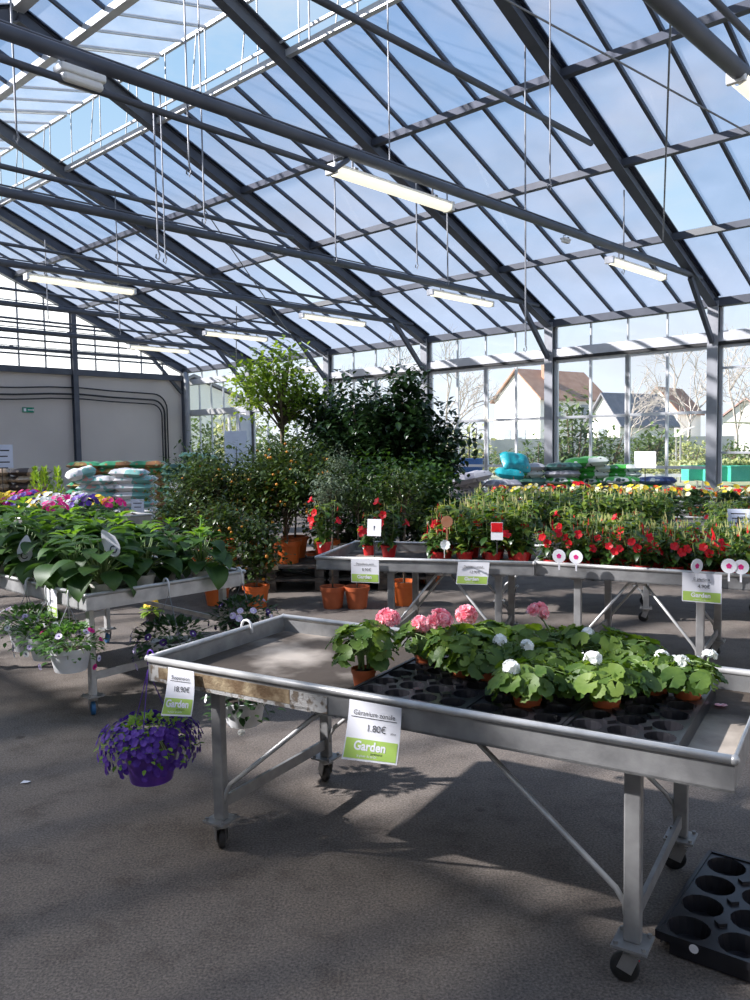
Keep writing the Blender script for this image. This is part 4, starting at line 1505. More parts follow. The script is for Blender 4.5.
# ---- citrus, olive and other potted trees on the pallet staging
def pallet(label, loc, rz, w=1.2, d=.8, h=.144):
    t = thing('wooden_pallet', label, 'pallet', loc, rz, 'wooden pallets under the pots')
    for j in range(7):
        mb = MB()
        mb.box((w / 2, .05 + j * (d - .1) / 6, h - .011), (w, .09, .022))
        mb.build('deck_board', M['wood_dark'], t)
    for x in (.07, w / 2, w - .07):
        mb = MB()
        mb.box((x, d / 2, h - .034), (.1, d, .022))
        mb.build('stringer_board', M['wood_dark'], t)
        for y in (.06, d / 2, d - .06):
            mb = MB()
            mb.box((x, y, (h - .045) / 2 + .01), (.1, .1, h - .065))
            mb.build('block', M['wood_dark'], t)
        mb = MB()
        mb.box((x, d / 2, .006), (.1, d, .012))
        mb.build('runner_board', M['wood_dark'], t)
    return t
for j, (x, z) in enumerate(((-1.75, 0), (-1.75, .146), (-.53, 0), (-.53, .146))):
    pallet('dark weathered pallet, %s of the %s pile under the orange pots' % (['lower', 'upper'][j % 2], 'left-hand' if x < -1 else 'right-hand'), (x, 8.75, z), 0)
PZ = .292
def tree(name, label, loc, pr, ph, potmat, trunk, crown, leafm, nleaf, L, Wr, fruit=None, rz=0, seed=1, group=None, cat='tree', trunkmat='bark', trunk_r=.012, fan=.0, bias=0, flat=(1, 1, 1), stake=False, clumps=14):
    """potted tree: trunk height, crown = (radius x/y, centre z, half height)"""
    rnd = random.Random(seed)
    t = thing(name, label, cat, loc, rz, group)
    if pr:
        pot(t, pr, ph, potmat, n=22)
    cr, cz, ch = crown
    tb = MB()
    tb.tube([(0, 0, (ph or 0) * .8), (rnd.uniform(-.02, .02), rnd.uniform(-.02, .02), trunk * .6), (rnd.uniform(-.03, .03), rnd.uniform(-.03, .03), cz - ch * .3)], [trunk_r, trunk_r * .9, trunk_r * .7], 8)
    cl = []
    for k in range(clumps):
        d = rdir(rnd, -.9, 1)
        rr = rnd.uniform(.35, .95)
        c = Vector((d.x * cr * rr * flat[0], d.y * cr * rr * flat[1], cz + d.z * ch * rr))
        cl.append(c)
        a = Vector((0, 0, max(trunk * .6, cz - ch * rnd.uniform(.2, 1.0))))
        m_ = a.lerp(c, .55) + Vector((0, 0, .04 * ch))
        tb.tube([a, m_, c], [trunk_r * .55, trunk_r * .35, trunk_r * .15], 5)
    tb.build('trunk', M[trunkmat], t, True)
    lf = MB()
    fr = MB()
    spread = cr * 2.3 / (clumps ** .42)
    nleaf = int(nleaf * 2.3)
    for k in range(nleaf):
        c = cl[k % clumps]
        q = c + rdir(rnd, -1, 1) * spread * rnd.random() ** .5
        d = rdir(rnd, -.6, .8)
        l_ = L * rnd.uniform(.75, 1.35)
        lf.leaf(q, d, l_, l_ * Wr * 1.1, rnd.uniform(.1, .9), .2, .85, 3)
    lf.build('leaves', M[leafm], t)
    if stake:
        mb = MB()
        mb.tube([(.02, -.02, (ph or 0) * .8), (.03, -.03, cz)], .011, 6)
        mb.build('stake', M['stem_red'], t)
    if fruit:
        for k in range(fruit):
            c = cl[rnd.randrange(clumps)]
            d = rdir(rnd, -1, .6)
            q = c + d * spread * .9
            fb = MB()
            fb.blob(q, rnd.uniform(.013, .019), 0, 8)
            fb.build('fruit', M['fruit'], t, True)
    return t
GC = 'citrus trees in orange pots'
def shelf(px, py, z=PZ, Y=None):
    return aty(px, py, Y) if Y else atz(px, py, z)
tree('citrus_tree', 'small citrus tree in the clearest orange pot on the pallets, white tag on its foliage', Vector((-.98, 9.0, PZ)), .15, .25, 'orange_pot', .55, (0.36, 0.69, 0.40), 'citrus', 775, .06, .48, 30, 0, 51, GC)
tree('citrus_tree', 'citrus tree in an orange pot on the pallets, right of the clearest orange pot', Vector((-.55, 9.05, PZ)), .15, .25, 'orange_pot', .6, (0.32, 0.74, 0.36), 'citrus', 650, .06, .48, 16, 0, 52, GC)
tree('citrus_tree', 'citrus tree on the pallets whose pot is half hidden left of the clearest orange pot', Vector((-1.3, 9.2, PZ)), .15, .25, 'orange_pot', .6, (0.36, 0.76, 0.43), 'citrus', 775, .06, .48, 28, 0, 53, GC)
tree('citrus_tree', 'citrus bush in the orange pot on the floor behind the blue-wheeled bench corner', Vector((-1.2, 8.0, 0)), .135, .22, 'orange_pot', .5, (0.29, 0.56, 0.31), 'citrus', 575, .06, .48, 22, 0, 54, GC)
tree('citrus_tree', 'citrus bush in the orange pot under the end of the blue-wheeled bench', Vector((-1.62, 8.15, 0)), .14, .23, 'orange_pot', .5, (0.30, 0.74, 0.34), 'citrus', 575, .06, .48, 16, 0, 55, GC)
tree('citrus_tree', 'taller citrus tree full of yellow fruit in the second row of the staging', Vector((-.95, 9.45, PZ)), .16, .25, 'orange_pot', .7, (0.43, 1.06, 0.43), 'citrus', 950, .06, .48, 34, 0, 56, GC)
tree('citrus_tree', 'citrus tree with a yellowish top beside the green sacks', Vector((-1.75, 9.3, PZ)), .16, .25, 'orange_pot', .7, (0.43, 0.94, 0.46), 'citrus', 875, .06, .48, 24, 0, 57, GC)
tree('citrus_tree', 'citrus tree at the left end of the staging above the large-leaved plants', Vector((-2.15, 9.7, .0)), .16, .25, 'orange_pot', .7, (0.43, 1.14, 0.50), 'citrus', 700, .06, .45, 14, 0, 58, GC)
GP = 'bare-stemmed trees in terracotta pots'
tree('standard_tree', 'thin-stemmed tree in the left one of two terracotta pots on the floor', Vector((-.43, 7.9, 0)), .125, .215, 'terracotta', .8, (.2, 1.15, .2), 'olive', 340, .05, .3, None, 0, 61, GP, trunk_r=.009)
tree('standard_tree', 'thin-stemmed tree in the right one of two terracotta pots on the floor', Vector((-.19, 7.88, 0)), .125, .215, 'terracotta', .8, (.18, 1.1, .2), 'citrus', 300, .05, .4, None, 0, 62, GP, trunk_r=.009)
tree('standard_tree', 'tree in the orange pot on the floor under the sparsely filled bench', Vector((.28, 8.0, 0)), .14, .24, 'orange_pot', .7, (.25, 1.1, .28), 'citrus', 380, .06, .4, None, 0, 63, GP)
tree('olive_tree', 'grey-green olive bush on the staging left of the first mandevilla', Vector((-.42, 9.0, PZ)), .13, .2, 'cream_pot', .5, (.27, .85, .42), 'olive', 1100, .04, .25, None, 0, 64, None, clumps=22)
tree('leafy_shrub', 'bright green shrub behind the white card of the first mandevillas', Vector((.05, 8.9, PZ)), .14, .22, 'orange_pot', .5, (.38, .78, .36), 'mandevilla', 720, .075, .5, None, 0, 65, None, clumps=18)
tree('leafy_shrub', 'green shrub with pale tips behind the empty tray of the sparse bench', Vector((.62, 9.2, 0)), .14, .22, 'orange_pot', .6, (.4, 1.0, .36), 'mandevilla', 720, .075, .5, None, 0, 66, None, clumps=18)
tree('leafy_shrub', 'dark shrub left of the light-leaved tree trunk', Vector((-1.4, 10.2, 0)), .16, .24, 'orange_pot', .7, (.42, 1.15, .4), 'citrus', 800, .065, .45, None, 0, 67, None, clumps=18)
tree('leafy_shrub', 'dark shrub between the light-leaved tree and the dark trees', Vector((-.75, 10.3, 0)), .16, .24, 'orange_pot', .7, (.45, 1.15, .5), 'darktree', 900, .07, .5, None, 0, 68, None, clumps=20)
for j, (x_, y_, h_) in enumerate(((-2.5, 10.5, .75), (-1.95, 10.4, .7), (-.4, 10.1, .6), (.1, 9.9, .6), (.55, 10.0, .65))):
    tree('leafy_shrub', 'dark low shrub filling the back of the tree group, %s from its left' % NTH[j], Vector((x_, y_, 0)), .15, .22, 'black_plastic', .3, (.42, h_, .48), 'darktree' if j % 2 else 'citrus', 620, .08, .5, None, 0, 170 + j, 'low shrubs behind the citrus trees', clumps=18)
# tall trees
tree('light_leaved_tree', 'tall tree with light yellow-green leaves and a bare pale trunk', Vector((-1.25, 11.2, 0)), .2, .3, 'orange_pot', 1.6, (.62, 2.35, .62), 'lighttree', 1100, .09, .48, None, 0, 71, None, trunk_r=.035, clumps=30)
tree('dark_leaved_tree', 'large dark glossy tree in the middle of the tree group', Vector((-.18, 10.6, 0)), .2, .3, 'black_plastic', 1.2, (.6, 1.75, .72), 'darktree', 1500, .1, .5, None, 0, 72, 'dark glossy trees', trunk_r=.025, clumps=26)
tree('dark_leaved_tree', 'dark glossy tree with upright top shoots and a red-brown stake', Vector((.33, 10.4, 0)), .2, .3, 'black_plastic', 1.2, (.5, 1.75, .72), 'darktree', 1300, .11, .5, None, 0, 73, 'dark glossy trees', trunk_r=.022, clumps=24, stake=True)
tree('dark_leaved_tree', 'lowest dark glossy tree at the right of the tree group, before the grey sacks', Vector((.74, 10.4, 0)), .2, .3, 'black_plastic', 1.0, (.47, 1.45, .55), 'darktree', 1200, .1, .5, None, 0, 74, 'dark glossy trees', trunk_r=.022, clumps=22)
tree('dark_leaved_tree', 'dark tree half hidden behind the light-leaved tree', Vector((-.55, 11.6, 0)), .2, .3, 'black_plastic', 1.2, (.65, 1.6, .8), 'darktree', 1500, .1, .5, None, 0, 75, 'dark glossy trees', trunk_r=.025, clumps=24)
# tags hanging in the citrus
card('white card hanging in the citrus foliage above the clearest orange pot', aty(261, 556, 8.62), 0, .075, .2, 'paper', 0, 0)
t = card('yellowish picture label tilted beside the orange pots', aty(271, 570, 8.45), .1, .15, .17, 'paper', 0, 0, -.2, 'plant label')
mb = MB()
mb.petals((0, -.02, .08), (0, -1, .1), .06, 6, 1.1, .05)
mb.build('printed_flower', M['orangep'], t)
t.children[0].data.materials[0] = surf('cream_card', (.6, .5, .3), (.7, .6, .42), 12, .6)

# ---- flower rows on the back benches
def flowerpot(seed, mats, leafm, label='x', H=.13, Rr=.11, nl=90, nf=12, fs=.022, potmat='black_plastic', pr=.055, ph=.08, L=.06):
    rnd = random.Random(seed)
    t = thing('potted_flower', label, 'flowering plant')
    pot(t, pr, ph, potmat, n=14)
    lf, fb = MB(), MB()
    for k in range(nl):
        d = rdir(rnd, -.1, 1)
        lf.leaf(Vector((d.x * Rr * .6, d.y * Rr * .6, ph + H * .5 * max(0, d.z))), d, L, L * .5, .7, .2, .85, 3)
    for k in range(nf):
        d = rdir(rnd, .1, 1)
        q = Vector((d.x * Rr, d.y * Rr, ph + H * (.4 + .6 * d.z)))
        fb.petals(q, d + Vector((0, -.5, .2)), fs, 5, 1.3, .2, k % len(mats), None, rnd.uniform(0, 6))
    lf.build('leaves', M[leafm], t)
    fb.build('blossoms', [M[m_] for m_ in mats], t)
    return t
fps = {'yellow': flowerpot(81, ['yellowp', 'paleyellow'], 'campleaf'), 'orange': flowerpot(82, ['orangep', 'redp'], 'petunia'), 'rose': flowerpot(83, ['paleyellow', 'yellowp'], 'darkbasket', H=.3, Rr=.18, nl=260, nf=7, fs=.03, potmat='terracotta', pr=.09, ph=.13, L=.07),
       'redrose': flowerpot(84, ['redp'], 'darkbasket', H=.28, Rr=.17, nl=230, nf=8, fs=.03, potmat='terracotta', pr=.09, ph=.13, L=.07),
       'pink': flowerpot(85, ['magenta'], 'petunia', nf=22, fs=.02), 'white': flowerpot(86, ['whitep'], 'petunia', nf=22, fs=.02), 'yprim': flowerpot(87, ['yellowp'], 'petunia', nf=22, fs=.02), 'violet': flowerpot(88, ['darkpurple', 'purple'], 'petunia', nf=24, fs=.02)}
rg = random.Random(13)
def rowset(o, a, cols, rows, dx, dy, choose, what, where, grp, sc=1.0, x0=.12, y0=.12, tz=TZ):
    for r_ in range(rows):
        for c_ in range(cols):
            key = choose(c_, r_)
            loc = bpt(o, a, x0 + dx * c_ + rg.uniform(-.02, .02), y0 + dy * r_, tz)
            nm = {'yellow': 'yellow pansy', 'orange': 'orange and red pansy', 'rose': 'rose bush with pale yellow flowers', 'redrose': 'rose bush with red flowers', 'pink': 'pink primrose', 'white': 'white primrose', 'yprim': 'yellow primrose', 'violet': 'violet primrose'}[key]
            lab = '%s %s, %s row, %s from left' % (nm, where, ['front', 'second', 'third', 'back'][r_], NTH[c_] if c_ < 10 else 'last')
            plant_proto(fps[key], key, loc, rg.uniform(-.5, .5), lab, sc * rg.uniform(.9, 1.1), grp)
rowset(Vector((1.8, 12.4, 0)), -.3, 10, 2, .23, .3, lambda c, r: 'yellow' if (c + r) % 4 else 'orange', '', 'on the bench before the sacks', 'pansies before the sacks', 1.15)
rowset(Vector((3.55, 11.3, 0)), -.36, 10, 2, .23, .3, lambda c, r: 'orange' if (c * 3 + r) % 5 else 'yellow', '', 'on the bench right of the sacks', 'red and orange pansies', 1.2)
rowset(Vector((2.2, 9.25, 0)), -.36, 8, 2, .32, .4, lambda c, r: 'redrose' if c > 6 or (c == 0 and r == 0) else 'rose', '', 'on the rose bench', 'rose bushes on the rear bench', 1.0)
kb = ['pink', 'white', 'violet', 'yprim', 'pink', 'violet', 'yprim', 'white']
rowset(W(3.35, 9.5, 0), -TH, 9, 3, .24, .3, lambda c, r: kb[(c + 2 * r) % 8], '', 'on the bench behind the large-leaved plants', 'primroses on the rear bench', 1.25, tz=.86)
# pointed young conifers / lime shrubs behind the primroses
for j, x in enumerate((36, 45, 58)):
    rnd = random.Random(90 + j)
    p = aty(x, 492, 9.6)
    p.z = .86
    lf = MB()
    t = thing('young_conifer', 'small pointed lime-green conifer above the primroses, %s of three' % ['first', 'second', 'third'][j], 'potted shrub', p, 0, 'pointed lime conifers')
    pot(t, .07, .1, 'black_plastic', n=14)
    for k in range(170):
        z = rnd.random()
        a = rnd.uniform(0, 6.3)
        r_ = .085 * (1 - z) + .01
        lf.leaf((math.cos(a) * r_, math.sin(a) * r_, .09 + z * .42), (math.cos(a) * .5, math.sin(a) * .5, 1), .06, .022, .2, .2, .8, 3)
    lf.build('leaves', M['limeleaf'], t)
h_o = W(3.35, 9.5, 0)

# rose bench terracotta troughs
# white board on a stick
t = card('blank white board on a black stick before the glass doors', aty(645, 468, 12.6), -.8, .36, .26, 'paper', 'floor', 0)
card('white sheet on the corner stack of green sacks', aty(175, 495, 15.1), .1, .2, .24, 'paper', 'floor', 0)
card('pale blue sheet on the stack of white sacks', aty(138, 515, 12.7), .0, .2, .25, 'paper_blue', 'floor', 2)
card('pale blue notice at the far left above the dark sacks', aty(2, 468, 14.6), .1, .4, .42, 'paper_blue', 'floor', 4)
card('pale tilted board standing behind the ochre sacks', aty(237, 470, 16.5), .3, .45, .8, 'paper_blue', 'floor', 0, -.12)

# ================================================================== SACKS
def sackmesh(mat, seed, w=.62, d=.4, h=.14):
    """a filled plastic sack: pillow with pinched, crimped ends"""
    rnd = random.Random(seed)
    mb = MB()
    nx, ny = 14, 8
    ph = [rnd.uniform(0, 6) for _ in range(6)]
    def P(i_, j, top):
        u, v = i_ / nx * 2 - 1, j / ny * 2 - 1
        e = (1 - abs(u) ** 5) ** .55 * (1 - abs(v) ** 5) ** .5
        lump = 1 + .12 * math.sin(u * 5 + ph[0]) * math.cos(v * 4 + ph[1]) + .06 * math.sin(u * 11 + ph[2])
        crimp = .008 * math.sin(v * 14 + ph[3]) * abs(u) ** 4
        z = (h * (.5 + .5 * e * lump) if top else h * (.5 - .5 * e)) + crimp
        pin = 1 - .06 * abs(u) ** 3
        return (u * w / 2, v * d / 2 * pin, z)
    vs = [P(i_, j, True) for j in range(ny + 1) for i_ in range(nx + 1)] + [P(i_, j, False) for j in range(ny + 1) for i_ in range(nx + 1)]
    o = (nx + 1) * (ny + 1)
    fs = []
    for j in range(ny):
        for i_ in range(nx):
            a = j * (nx + 1) + i_
            fs.append((a, a + 1, a + nx + 2, a + nx + 1))
            fs.append((o + a, o + a + nx + 1, o + a + nx + 2, o + a + 1))
    mb.add(vs, fs)
    return mb.mesh('sack', M[mat], True)
sm = {}
def sack(mat, loc, rz, label, group, s=(1, 1, 1), tilt=(0, 0)):
    v = rg.randrange(2)
    if (mat, v) not in sm:
        sm[(mat, v)] = sackmesh(mat, len(sm) + 5)
    o = bpy.data.objects.new('sack', sm[(mat, v)])
    C.objects.link(o)
    o.location = loc
    o.rotation_euler = (tilt[0], tilt[1], rz)
    o.scale = s
    return tag(o, label, 'sack', group)
HEI = ['bottom', 'second lowest', 'third', 'fourth', 'fifth', 'sixth', 'seventh', 'eighth', 'ninth', 'tenth']
def sackpile(cx, Y, rz, cols, rows, layers, mat, name, colname, s=1.0, z0=.15, top=None, dz=.125, skip_below=0):
    c = Vector((cx, Y, 0))
    ca, sa = math.cos(rz), math.sin(rz)
    for l in range(skip_below, layers):
        for r_ in range(rows):
            for q in range(cols):
                x = (q - (cols - 1) / 2) * .6 * s + rg.uniform(-.03, .03)
                y = (r_ - (rows - 1) / 2) * .4 * s + rg.uniform(-.02, .02)
                m_ = (top if (l == layers - 1 and top) else mat)
                if isinstance(m_, (list, tuple)):
                    m_ = m_[(q + l) % len(m_)]
                colw = {1: '', 2: [' left column', ' right column'][q % 2], 3: [' left column', ' middle column', ' right column'][q % 3]}[cols]
                roww = '' if rows == 1 else [' front row', ' rear row', ' rearmost row'][r_]
                lab = '%s sack, %s layer%s%s of the %s' % (m_.replace('bag_', '').replace('darkgreen', 'dark green').replace('lime', 'lime green').replace('brown', 'dark brown'), HEI[l] if l < layers - 1 else 'top', (',' + colw) if colw else '', (',' + roww) if roww else '', name)
                sack(m_, c + Vector((x * ca - y * sa, x * sa + y * ca, z0 + dz * s * l)), rz + rg.uniform(-.06, .06) + (PI if rg.random() < .5 else 0), lab, name, (s, s, s))
def piles_base(cx, Y, rz, w, d, label):
    p = pallet(label, (cx - w / 2 * math.cos(rz) + d / 2 * math.sin(rz), Y - w / 2 * math.sin(rz) - d / 2 * math.cos(rz), 0), rz, w, d)
    p['group'] = 'pallets under the sacks'
def px2x(px, Y):
    return aty(px, 470, Y).x
# white sacks, nearest of the left stacks
x = px2x(116, 13)
piles_base(x, 13, -.05, 1.3, .9, 'pallet under the white sacks by the beige wall')
sackpile(x, 13, -.05, 2, 1, 8, 'bag_white', 'stack of white sacks', 2)
sack('bag_white', (px2x(83, 13), 12.95, 1.13), .5, 'crumpled white sack lying on the left end of the white stack', 'stack of white sacks before the beige wall', (.75, .8, 1.2), (.1, -.25))
sack('bag_white', (px2x(130, 13), 12.95, 1.14), -.2, 'white and brown sack lying across the right end of the white stack', 'stack of white sacks before the beige wall', (.9, .9, .95), (.05, .05))
x = px2x(118, 16)
piles_base(x, 16, 0, 1.9, .9, 'pallet under the green and brown sacks by the beige wall')
sackpile(x, 16, 0, 3, 1, 9, 'bag_green', 'stack against the beige wall', 3, 1.05)
x = px2x(12, 15)
piles_base(x, 15, .05, 1.3, .9, 'pallet under the dark brown sacks at the far left')
sackpile(x, 15, .05, 2, 1, 8, 'bag_brown', 'stack at the far left', 2, 1.1)
x = px2x(196, 15.5)
piles_base(x, 15.5, .1, 1.3, .9, 'pallet under the dark green sacks in the corner')
sackpile(x, 15.5, .1, 2, 1, 9, 'bag_darkgreen', 'corner stack', 2, 1.0)
sack('bag_darkgreen', (px2x(200, 15.5), 15.4, 1.33), .25, 'loose dark green sack on top of the corner stack', 'corner stack of dark green sacks', (1.2, 1, 1.1), (.05, .1))
x = px2x(224, 15)
sackpile(x, 15, .1, 2, 1, 8, 'bag_ochre', 'ochre stack beside the corner', 2, .95)
piles_base(x, 15, .1, 1.3, .9, 'pallet under the ochre sacks beside the corner stack')
# sacks before the glass doors
x = px2x(486, 14.2)
sackpile(x, 14.2, -.15, 2, 1, 6, 'bag_grey', 'grey pile before the glass doors', 2, 1.05, z0=.15)
piles_base(x, 14.2, -.15, 1.3, .9, 'pallet under the grey sacks before the glass doors')
sack('bag_grey', (px2x(471, 13.9), 14.0, .915), .3, 'slumped grey sack at the left end of the grey pile', 'pile of grey sacks before the glass doors', (1.2, 1, 1.3), (.0, -.15))
for j in range(5):
    sack('bag_brown', (px2x(461, 13.5), 13.5, .13 * j), .1 + .05 * (j % 2), 'brownish sack, %s of five in the small stack beside the grey pile' % ['lowest', 'second lowest', 'third', 'fourth', 'topmost'][j], 'small stack of brownish sacks')
x = px2x(545, 15)
piles_base(x, 15, -.1, 1.3, .9, 'pallet under the teal sacks before the glass doors')
sackpile(x, 15, -.1, 2, 1, 8, ['bag_lime', 'bag_grey', 'bag_darkgreen'], 'mixed pile before the glass doors', 2, 1.05)
sack('bag_teal', (px2x(512, 14.9), 14.8, 1.16), .3, 'bright teal sack with an orange print tilted on top of the teal pile', 'mixed pile before the glass doors', (.9, 1.1, 1.5), (.75, .15))
sack('bag_teal', (px2x(508, 14.7), 14.6, .95), .1, 'teal sack bulging below the tilted one', 'mixed pile before the glass doors', (.8, 1.0, 1.3), (.1, .1))
x = px2x(592, 15.2)
piles_base(x, 15.2, -.12, 1.9, .9, 'pallet under the lime green sacks before the glass doors')
sackpile(x, 15.2, -.12, 3, 1, 8, 'bag_lime', 'lime green pile', 3, 1.0)
sack('bag_lime', (px2x(585, 15.2), 15.1, 1.14), -.15, 'topmost lime green sack on the crown of the green pile', 'pile of lime green and white sacks', (1.3, 1.1, 1.2), (.05, -.05))
x = px2x(640, 14.6)
piles_base(x, 14.6, -.15, 1.3, .9, 'pallet under the navy sacks before the glass doors')
sackpile(x, 14.6, -.15, 2, 1, 6, ['bag_navy', 'bag_lime'], 'low navy and green pile', 2, 1.05)

# ================================================================== OUTSIDE
def house(label, loc, rz, w, d, he, hr, wallc, roofc, wins=(), chimney=False):
    """gable house: gable end faces local -y, ridge runs along y"""
    t = thing('house', label, 'house', loc, rz, 'houses beyond the glass doors')
    mb = MB()
    pts = [(-w / 2, 0), (w / 2, 0), (w / 2, he), (0, hr), (-w / 2, he)]
    vs = [(x, 0, z) for x, z in pts] + [(x, d, z) for x, z in pts]
    mb.add(vs, [(0, 1, 2, 3, 4), (9, 8, 7, 6, 5), (0, 5, 6, 1), (1, 6, 7, 2), (4, 9, 5, 0)])
    mb.build('walls', wallc, t)
    mb = MB()
    n = Vector((hr - he, 0, w / 2)).normalized()
    for s_ in (-1, 1):
        a, b = Vector((0, -.4, hr + .15)), Vector((s_ * (w / 2 + .5), -.4, he - .5 * (hr - he) / (w / 2) + .15))
        c, d_ = b + Vector((0, d + .8, 0)), a + Vector((0, d + .8, 0))
        o = Vector((0, 0, .25))
        mb.add([a, b, c, d_, a + o, b + o, c + o, d_ + o], [(0, 1, 2, 3), (7, 6, 5, 4), (0, 4, 5, 1), (1, 5, 6, 2), (2, 6, 7, 3), (3, 7, 4, 0)])
    mb.build('roof', roofc, t)
    for (x, z, ww, hh, side) in wins:
        mb = MB()
        if side == 0:
            mb.box((x, -.03, z), (ww, .1, hh))
        else:
            mb.box((side * (w / 2 + .03), x, z), (.1, ww, hh))
        mb.build('window', WINM, t)
    if chimney:
        mb = MB()
        mb.box((w * .2, d * .3, hr), (.9, .9, 2.2))
        mb.build('chimney', roofc, t)
    return t
WINM = surf('house_window', (.25, .28, .33), (.3, .33, .38), 2, .3)
HW = surf('white_render', (.82, .8, .77), (.86, .84, .81), .5, .9)
RB = surf('brown_roof_tiles', (.3, .17, .12), (.38, .23, .17), 1.2, .9)
RG = surf('slate_roof', (.17, .17, .2), (.23, .22, .25), 1.2, .8)
def gx(px, Y):
    return aty(px, 440, Y).x
house('white two-storey house with a brown tiled roof, seen through the glass doors', (gx(517, 100), 100, -.14), -.95, 7.6, 12, 7.0, 10.4, HW, RB, ((-1.6, 2.6, 1.2, 1.6, 0), (.8, 2.4, 1.4, 1.8, 0), (3, 5.5, 1.2, 1.6, 1), (8, 5.5, 1.2, 1.6, 1)), True)
house('white house with a long slate roof, right of the brown-roofed one', (gx(603, 88), 88, -.14), -1.0, 4.6, 9, 3.6, 6.6, HW, RG, ((0, 2.4, 1.1, 1.3, 0),))
house('small white house with a steep brown roof behind the slate-roofed one', (gx(657, 125), 125, -.14), -.75, 6.4, 9, 6, 9.6, HW, RB, ())
house('distant house with a pinkish roof at the right edge of the view', (gx(745, 110), 110, -.14), -.5, 6, 14, 4.6, 7, HW, surf('pink_tiles', (.42, .25, .22), (.5, .32, .28), 1, .9))
house('low building seen through the far left windows', (gx(196, 70), 70, -.14), .2, 9, 10, 5.5, 7.6, HW, RG, ())
# garden wall
mb = MB()
mb.box((0, 0, 1.0), (26, .25, 2.0))
for k in range(14):
    mb.box((-13 + 2 * k, 0, 1.05), (.3, .34, 2.1))
o = tag(mb.build('garden_wall', surf('grey_garden_wall', (.42, .42, .44), (.5, .5, .51), 1, .9)), 'long grey garden wall below the white house', 'wall')
o.location = (gx(560, 60), 60, -.14)
def bush(label, px, Y, w, ztop, leafm, n=420, L=.22, seed=1, zb=0, group='shrubs outside the glass'):
    rnd = random.Random(seed)
    t = thing('garden_shrub', label, 'shrub', (gx(px, Y), Y, -.14), 0, group)
    lf, st = MB(), MB()
    h = (ztop - zb) / 2
    for k in range(9):
        a = rnd.uniform(0, 6.3)
        st.tube([(0, 0, 0), (math.cos(a) * w * .15, math.sin(a) * w * .15, zb + h * .6), (math.cos(a) * w * .35, math.sin(a) * w * .35, zb + h * rnd.uniform(1, 1.7))], [.06, .04, .015], 5)
    for k in range(n):
        d = rdir(rnd, -1, 1)
        rr = rnd.random() ** .4
        q = Vector((d.x * w / 2 * rr, d.y * w / 2 * rr, zb + h + d.z * h * rr * (.85 + .2 * math.sin(6 * math.atan2(d.y, d.x)))))
        lf.leaf(q, rdir(rnd, -.3, 1), L * rnd.uniform(.7, 1.3), L * .5, .5, .2, .85, 3)
    lf.build('leaves', M[leafm], t)
    st.build('branches', M['bark'], t)
bush('tall dark evergreen shrub standing outside, right beside the second column', 574, 22, 1.5, 3.3, 'outgreen', 700, .22, 1)
bush('lower part of dark shrub outside below the house roof, left of the second column', 538, 26, 1.6, 2.0, 'outgreen', 420, .22, 2)
bush('broad green shrub outside in front of the slate-roofed house', 605, 30, 2.0, 2.5, 'outgreen', 560, .25, 3)
bush('small green tree outside between two door leaves', 650, 28, 1.5, 2.3, 'outgreen', 420, .22, 4, .6)
bush('yellow-green shrub outside behind the lowest dark indoor tree', 468, 24, 1.8, 2.6, 'outlight', 420, .22, 5)
bush('pale shrub outside at the right edge near the white canopy', 690, 38, 2.2, 1.9, 'outlight', 420, .25, 6)
bush('dark green shrub outside below the gable of the white house', 512, 34, 1.5, 1.5, 'outgreen', 320, .22, 7)
bush('evergreen hedge outside the far left windows', 205, 37, 3.0, 3.4, 'outgreen', 800, .3, 8)
bush('light green bush outside the far left windows', 240, 36, 2.4, 4.2, 'outlight', 700, .3, 9)
bush('green bush outside behind the light-leaved tree', 270, 33, 2.4, 2.8, 'outgreen', 600, .3, 10)
bush('grey-green shrub outside between the columns behind the dark trees', 360, 30, 3, 2.7, 'outgreen', 500, .3, 11)
bush('bushy garden plant outside under the small steep-roofed house', 668, 40, 2.6, 2.4, 'outgreen', 420, .3, 12)
for j, (px, Y, w_, z_, lf_, lab) in enumerate(((632, 42, 2.6, 1.9, 'outgreen', 'dark hedge bush outside behind the white board'), (716, 46, 3.2, 1.7, 'outgreen', 'dark hedge bush outside behind the rightmost column'), (484, 48, 2.6, 1.5, 'outgreen', 'low dark bush outside below the left corner of the white house'),
                                       (746, 42, 2.8, 1.8, 'outgreen', 'hedge bush outside at the very right edge'), (555, 44, 2.4, 1.6, 'outgreen', 'low bush outside behind the second column from the right'), (592, 21, 1.0, 1.35, 'outlight', 'pale bushy plant outside close to the glass behind the green sacks'), (430, 40, 3.0, 2.4, 'outgreen', 'green bush outside behind the lowest indoor tree crown'))):
    bush(lab, px, Y, w_, z_, lf_, 420, .26, 40 + j)
# bare winter trees
def bare(label, px, Y, h, seed, spread=.5):
    rnd = random.Random(seed)
    mb = MB()
    def grow(p, d, L, r, n):
        q = p + d * L
        m_ = p.lerp(q, .5) + Vector((rnd.uniform(-1, 1), rnd.uniform(-1, 1), 0)) * L * .05
        mb.tube([p, m_, q], [r, r * .85, r * .7], 5, 0, False)
        if n == 0:
            return
        for k in range(3 if n > 1 else 4):
            a = (d + rdir(rnd, -.7, .9) * spread * 1.2).normalized()
            grow(q if k else m_, a, L * rnd.uniform(.6, .85), r * .62, n - 1)
    grow(Vector((0, 0, 0)), Vector((0, 0, 1)), h * .34, h * .014, 5)
    o = tag(mb.build('bare_tree', M['twig']), label, 'tree', 'leafless trees outside')
    o.location = (gx(px, Y), Y, -.14)
bare('leafless tree outside, left of the white house', 448, 45, 7.2, 101, .6)
bare('leafless branching tree outside, above the small steep-roofed house', 690, 50, 8.2, 102, .65)
bare('leafless tree outside at the right edge of the photo', 735, 55, 9.0, 103, .65)
bare('thin leafless tree outside behind the slate roof', 628, 70, 8.5, 104, .6)
